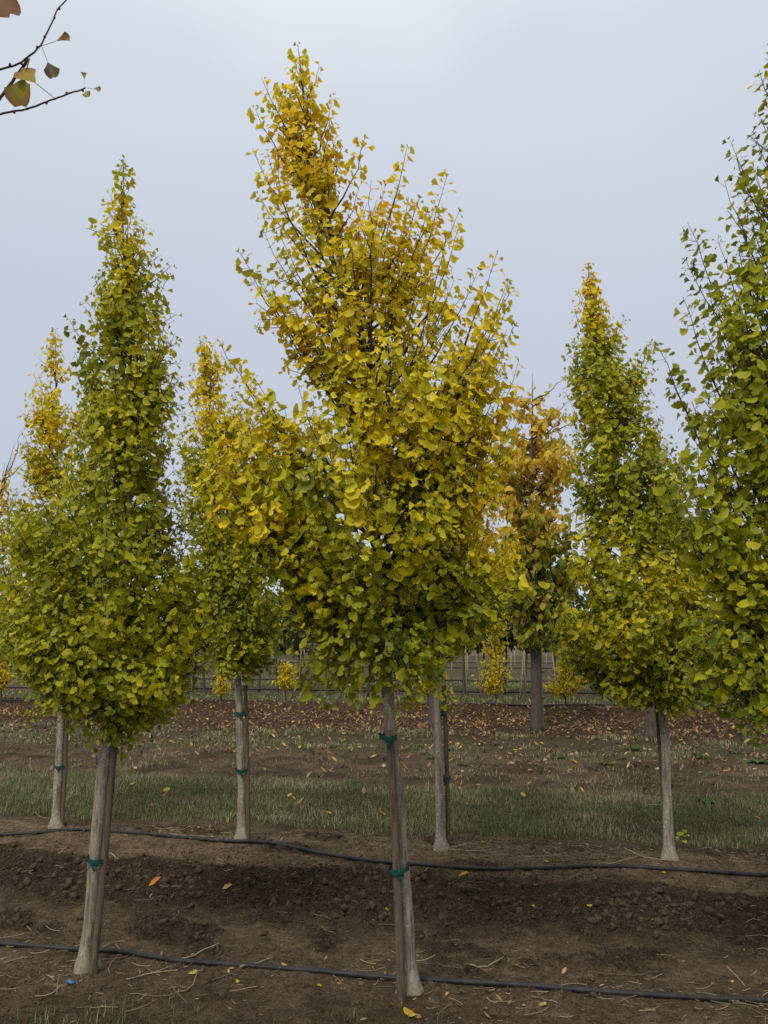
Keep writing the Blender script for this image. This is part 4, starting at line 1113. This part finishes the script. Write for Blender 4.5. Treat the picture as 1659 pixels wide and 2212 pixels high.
STK = [(1280, 1868, .42, -.1, .0045), (1330, 1878, .34, .25, .004), (1395, 1870, .30, -.5, .005), (1230, 1872, .26, .1, .0035), (1180, 1866, .30, .05, .004), (1450, 1738, .50, .05, .006), (1560, 1722, .40, .1, .005), (420, 2085, .25, .5, .004), (555, 2100, .22, .9, .004), (960, 2100, .24, -.2, .005), (1050, 2090, .20, .4, .004),
       (250, 1852, .22, -.9, .005), (60, 1815, .20, .2, .004), (880, 2060, .16, -.8, .006), (150, 1845, .18, .9, .004), (1360, 2110, .30, -.12, .0035), (990, 1842, .24, .7, .006), (1010, 1855, .28, .1, .004), (500, 2130, .30, .6, .003), (330, 2120, .26, .7, .003)]
for q, (x, y, L, an, r) in enumerate(STK):
    p = gpt(x, y)
    P = stick_pts(p[0], p[1], an, L, rng, 7, .05)
    V, Fc = tube(P, np.linspace(r, r * .55, 7), 6, True, .15, rng)
    c = P.mean(0)
    o = link('stick', mesh_from('stick', V - c, Fc, M_CANE if q % 3 else M_STAKE, True), None, c)
    o['category'] = 'stick'; o['group'] = 'sticks lying on the soil'
    o['label'] = 'thin dry stick lying among straw by the second hose' if y < 1900 and y > 1800 else ('long dry stick lying on the grass strip' if y <= 1800 else 'thin dry stick lying on bare soil near the front hose')

# ------------------------------------------------------------------ fallen leaves
DEAD = [leaf_oval(.30, -.35, .18), leaf_oval(.26, -.6, .30), leaf_oval(.34, -.15, .10), leaf_oval(.22, -.8, .25)]
DEAD_ME = [mesh_from('fallen_leaf', V, Fc, M_DEADOBJ, True, {'edge': E}) for V, Fc, E in DEAD]
def lay(X, v, rng):
    n = len(X); an = rng.random(n) * 6.283
    d = np.stack([np.cos(an), np.sin(an), rng.normal(0, .15, n)], -1)
    return np.stack([X, v - SL * X, gh(X, v) + .006], -1), d, np.array([0, 0, 1.]) + rng.normal(0, .22, (n, 3))
BR = np.array([[.10, .060, .034], [.21, .125, .066], [.34, .22, .12], [.42, .22, .04], [.52, .37, .06], [.34, .10, .03]])
def brown(n, rng, p):
    return BR[rng.choice(6, n, p=p)] * rng.uniform(.75, 1.5, (n, 1))
def put_leaf(me, p, d, nn, s, c, label, group):
    d = norm(d); x = norm(np.cross(d, nn)); z = np.cross(x, d)
    o = link('fallen_leaf', me)
    o.matrix_world = Matrix([[x[r] * s, d[r] * s, z[r] * s, p[r]] for r in range(3)] + [[0, 0, 0, 1]])
    o.color = (*[float(q) for q in c], 1)
    return tag(o, label, 'leaf', group)
# named ones
for x, y, s, c, me, lab in (
        (320, 1930, .075, (.55, .20, .015), DEAD_ME[1], 'bright orange curled leaf alone on the dark tilled strip'),
        (896, 2200, .038, (.60, .42, .03), FLAT_ME[1], 'crumpled golden leaf on the soil just below the central trunk'),
        (604, 2118, .024, (.62, .50, .05), FLAT_ME[0], 'yellow ginkgo leaf standing against the front hose'),
        (410, 2122, .025, (.58, .48, .09), FLAT_ME[1], 'round yellow ginkgo leaf on the soil in front of the front hose'),
        (528, 2142, .020, (.60, .50, .06), FLAT_ME[2], 'small yellow ginkgo leaf with long stalk in front of the hose'),
        (990, 1898, .085, (.55, .30, .04), DEAD_ME[0], 'orange-yellow leaf lying by the second hose right of the central trunk'),
        (640, 1910, .065, (.52, .33, .08), DEAD_ME[2], 'tan leaf at the upper rim of the tilled strip'),
        (480, 1925, .06, (.55, .33, .05), DEAD_ME[0], 'golden leaf on the tilled strip beside the tan one'),
        (1160, 2190, .026, (.55, .43, .11), FLAT_ME[0], 'pale yellow leaf near the bottom edge right of the trunk'),
        (352, 1712, .085, (.60, .38, .03), DEAD_ME[2], 'orange-yellow leaf in the grass strip left of the pale trunk')):
    p = gpt(x, y); p[2] = float(ground_at(p[0], p[1])) + .012
    an = rng.random() * 6.28
    put_leaf(me, p, np.array([math.cos(an), math.sin(an), .1]), np.array([.1, -.45, 1.]), s, c, lab, 'fallen leaves on the ground')
# foreground: small yellow ginkgo leaves and pale dead bits
n = 36
X = rng.uniform(-2.2, 2.3, n); v = rng.uniform(3.45, 6.9, n)
P, D, N = lay(X, v, rng)
for q in range(n):
    put_leaf(FLAT_ME[q % 3], P[q], D[q], N[q], rng.uniform(.012, .024), .8 * pal(np.array([rng.uniform(.6, .8)]))[0], 'small yellow ginkgo leaf fallen on the bare foreground soil', 'yellow ginkgo leaves on the foreground soil')
n = 130
cx = rng.uniform(-2.3, 2.5, 14); cv = np.where(np.arange(14) < 9, rng.normal(3.95, .22, 14), rng.normal(6.6, .15, 14))
kk = rng.integers(0, 14, n)
X = cx[kk] + rng.normal(0, .16, n); v = cv[kk] + rng.normal(0, .09, n)
P, D, N = lay(X, v, rng)
cc = brown(n, rng, [.15, .3, .45, .05, .05, 0])
for q in range(n):
    put_leaf(DEAD_ME[q % 4], P[q], D[q], N[q], rng.uniform(.016, .036), cc[q], 'withered tan leaf scrap lying on the foreground soil', 'withered leaf scraps on the foreground soil')
n = 30
X = rng.uniform(-3.6, 4.0, n); v = rng.uniform(7.0, 9.4, n)
P, D, N = lay(X, v, rng); P[:, 2] += .03
cc = brown(n, rng, [.0, .15, .25, .3, .2, .1])
for q in range(n):
    put_leaf(DEAD_ME[q % 4], P[q], D[q], N[q], rng.uniform(.05, .09), cc[q], 'brownish autumn leaf caught in the mown grass strip', 'autumn leaves in the grass strip')
# litter under the autumn row
Xs, Vs_ = [], []
for n, vr, f in ((1900, (9.0, 12.2), lambda X, v: .25 + .6 * sm(9.5, 12, v)), (2600, (12, 14.6), lambda X, v: .6 + 0 * X), (14500, (13.8, 18.9), lambda X, v: (.3 + .7 * sm(14.2, 15.2, v)) * np.clip(.25 + 2.4 * (fbm(X * 1.1, v * 1.6, 97) - .3), .15, 1))):
    a, b = scatter(rng, n, (-9.5, 10), vr, f); Xs.append(a); Vs_.append(b)
X, v = np.concatenate(Xs), np.concatenate(Vs_)
P, D, N = lay(X, v, rng)
sz = rng.uniform(.035, .088, len(X)); kd = rng.integers(0, 4, len(X))
cc = brown(len(X), rng, [.30, .32, .22, .08, .06, .02])
far_ = np.argsort(v)
vis = np.abs(X / v) < .46
first = [q for q in far_ if vis[q]][:150]
for q in first:
    put_leaf(DEAD_ME[kd[q]], P[q], D[q], N[q], sz[q], cc[q], 'dry brown or orange leaf on the soil behind the grass strip', 'dry leaves on the soil behind the grass strip')
rest = np.ones(len(X), bool); rest[first] = False
V, Fc, C, E = build_leaves(DEAD, P[rest], D[rest], N[rest], sz[rest], kd[rest], cc[rest])
tag(link('leaf_litter', mesh_from('leaf_litter', V, Fc, M_DEAD, False, {'col': C, 'edge': E})), 'thick brown and orange leaf litter under the autumn trees', 'leaf litter', None, 'stuff')

# ------------------------------------------------------------------ weeds, sprout, blue tag
def weed(p, r, n, c, label, name='weed', group='green weeds on the soil'):
    p = np.array([p[0], p[1], float(ground_at(p[0], p[1]))])
    root = thing(name, label, 'weed', p, group)
    k = rng.integers(0, 4); me = None
    V, Fc, E = OVAL[k]
    an = np.arange(n) * 2.4 + rng.random()
    d = np.stack([np.cos(an), np.sin(an), rng.uniform(.1, .7, n)], -1)
    for q in range(n):
        Va, Fa, Ca, Ea = build_leaves([OVAL[k]], np.zeros((1, 3)), d[q:q + 1], np.array([[0, 0, 1.]]) - .3 * d[q:q + 1], np.array([r * rng.uniform(.6, 1.1)]), np.zeros(1, int), np.array([c]) * rng.uniform(.8, 1.2))
        link('leaf', mesh_from('leaf', Va, Fa, M_BROAD, False, {'col': Ca, 'edge': Ea}), root)
for x, y, r, n in ((1370, 1622, .16, 9), (1440, 1630, .14, 8), (1520, 1640, .18, 9), (1590, 1628, .16, 8), (1640, 1650, .18, 8), (1310, 1655, .12, 7), (1210, 1640, .12, 7), (900, 1612, .14, 8), (930, 1640, .12, 7), (1000, 1655, .12, 7), (720, 1615, .14, 8), (1345, 1640, .12, 7), (690, 1680, .10, 7), (1620, 1600, .15, 7)):
    weed(gpt(x, y), r, n, (.07, .12, .035), 'low green weed rosette on the soil behind the grass strip')
weed(gpt(1525, 1735), .16, 11, (.05, .13, .03), 'bright green broad weed in the grass right of the slanting trunk')
weed(gpt(288, 1932), .05, 6, (.10, .16, .09), 'tiny grey-green seedling beside the orange leaf on tilled soil')
p = gpt(1474, 1838); p[2] = float(ground_at(p[0], p[1]))
spr = thing('ginkgo_sprout', 'small yellow-green ginkgo sprout at the foot of the slanting trunk', 'sprout', p)
V, Fc = tube([np.zeros(3), np.array([.01, 0, .06]), np.array([0, 0, .13])], [.003, .0025, .0015], 5)
link('stem', mesh_from('stem', V, Fc, M_TWIG, True), spr)
for q in range(9):
    an = q * 2.4; z = .02 + .012 * q
    lf = link('leaf', TPL_ME[q % 16], spr)
    d = norm(np.array([math.cos(an), math.sin(an), .4])); x = norm(np.cross(d, [0, 0, 1.])); zz = np.cross(x, d); s = .028
    lf.matrix_local = Matrix([[x[r] * s, d[r] * s, zz[r] * s, [0, 0, z][r]] for r in range(3)] + [[0, 0, 0, 1]])
    lf.color = (.42, .44, .03, 1)
p = gpt(152, 2138); p[2] = float(ground_at(p[0], p[1])) + .006
V, Fc = tube(np.array([[-.02, 0, .002], [-.008, .004, .010], [.006, -.002, .006], [.02, .003, .004]]), [.006, .010, .009, .004], 7, True, .5, rng)
tag(link('plastic_scrap', mesh_from('plastic_scrap', V, Fc, M_BLUE, False), None, p), 'crumpled blue plastic scrap on the soil by the left front trunk', 'plastic scrap')
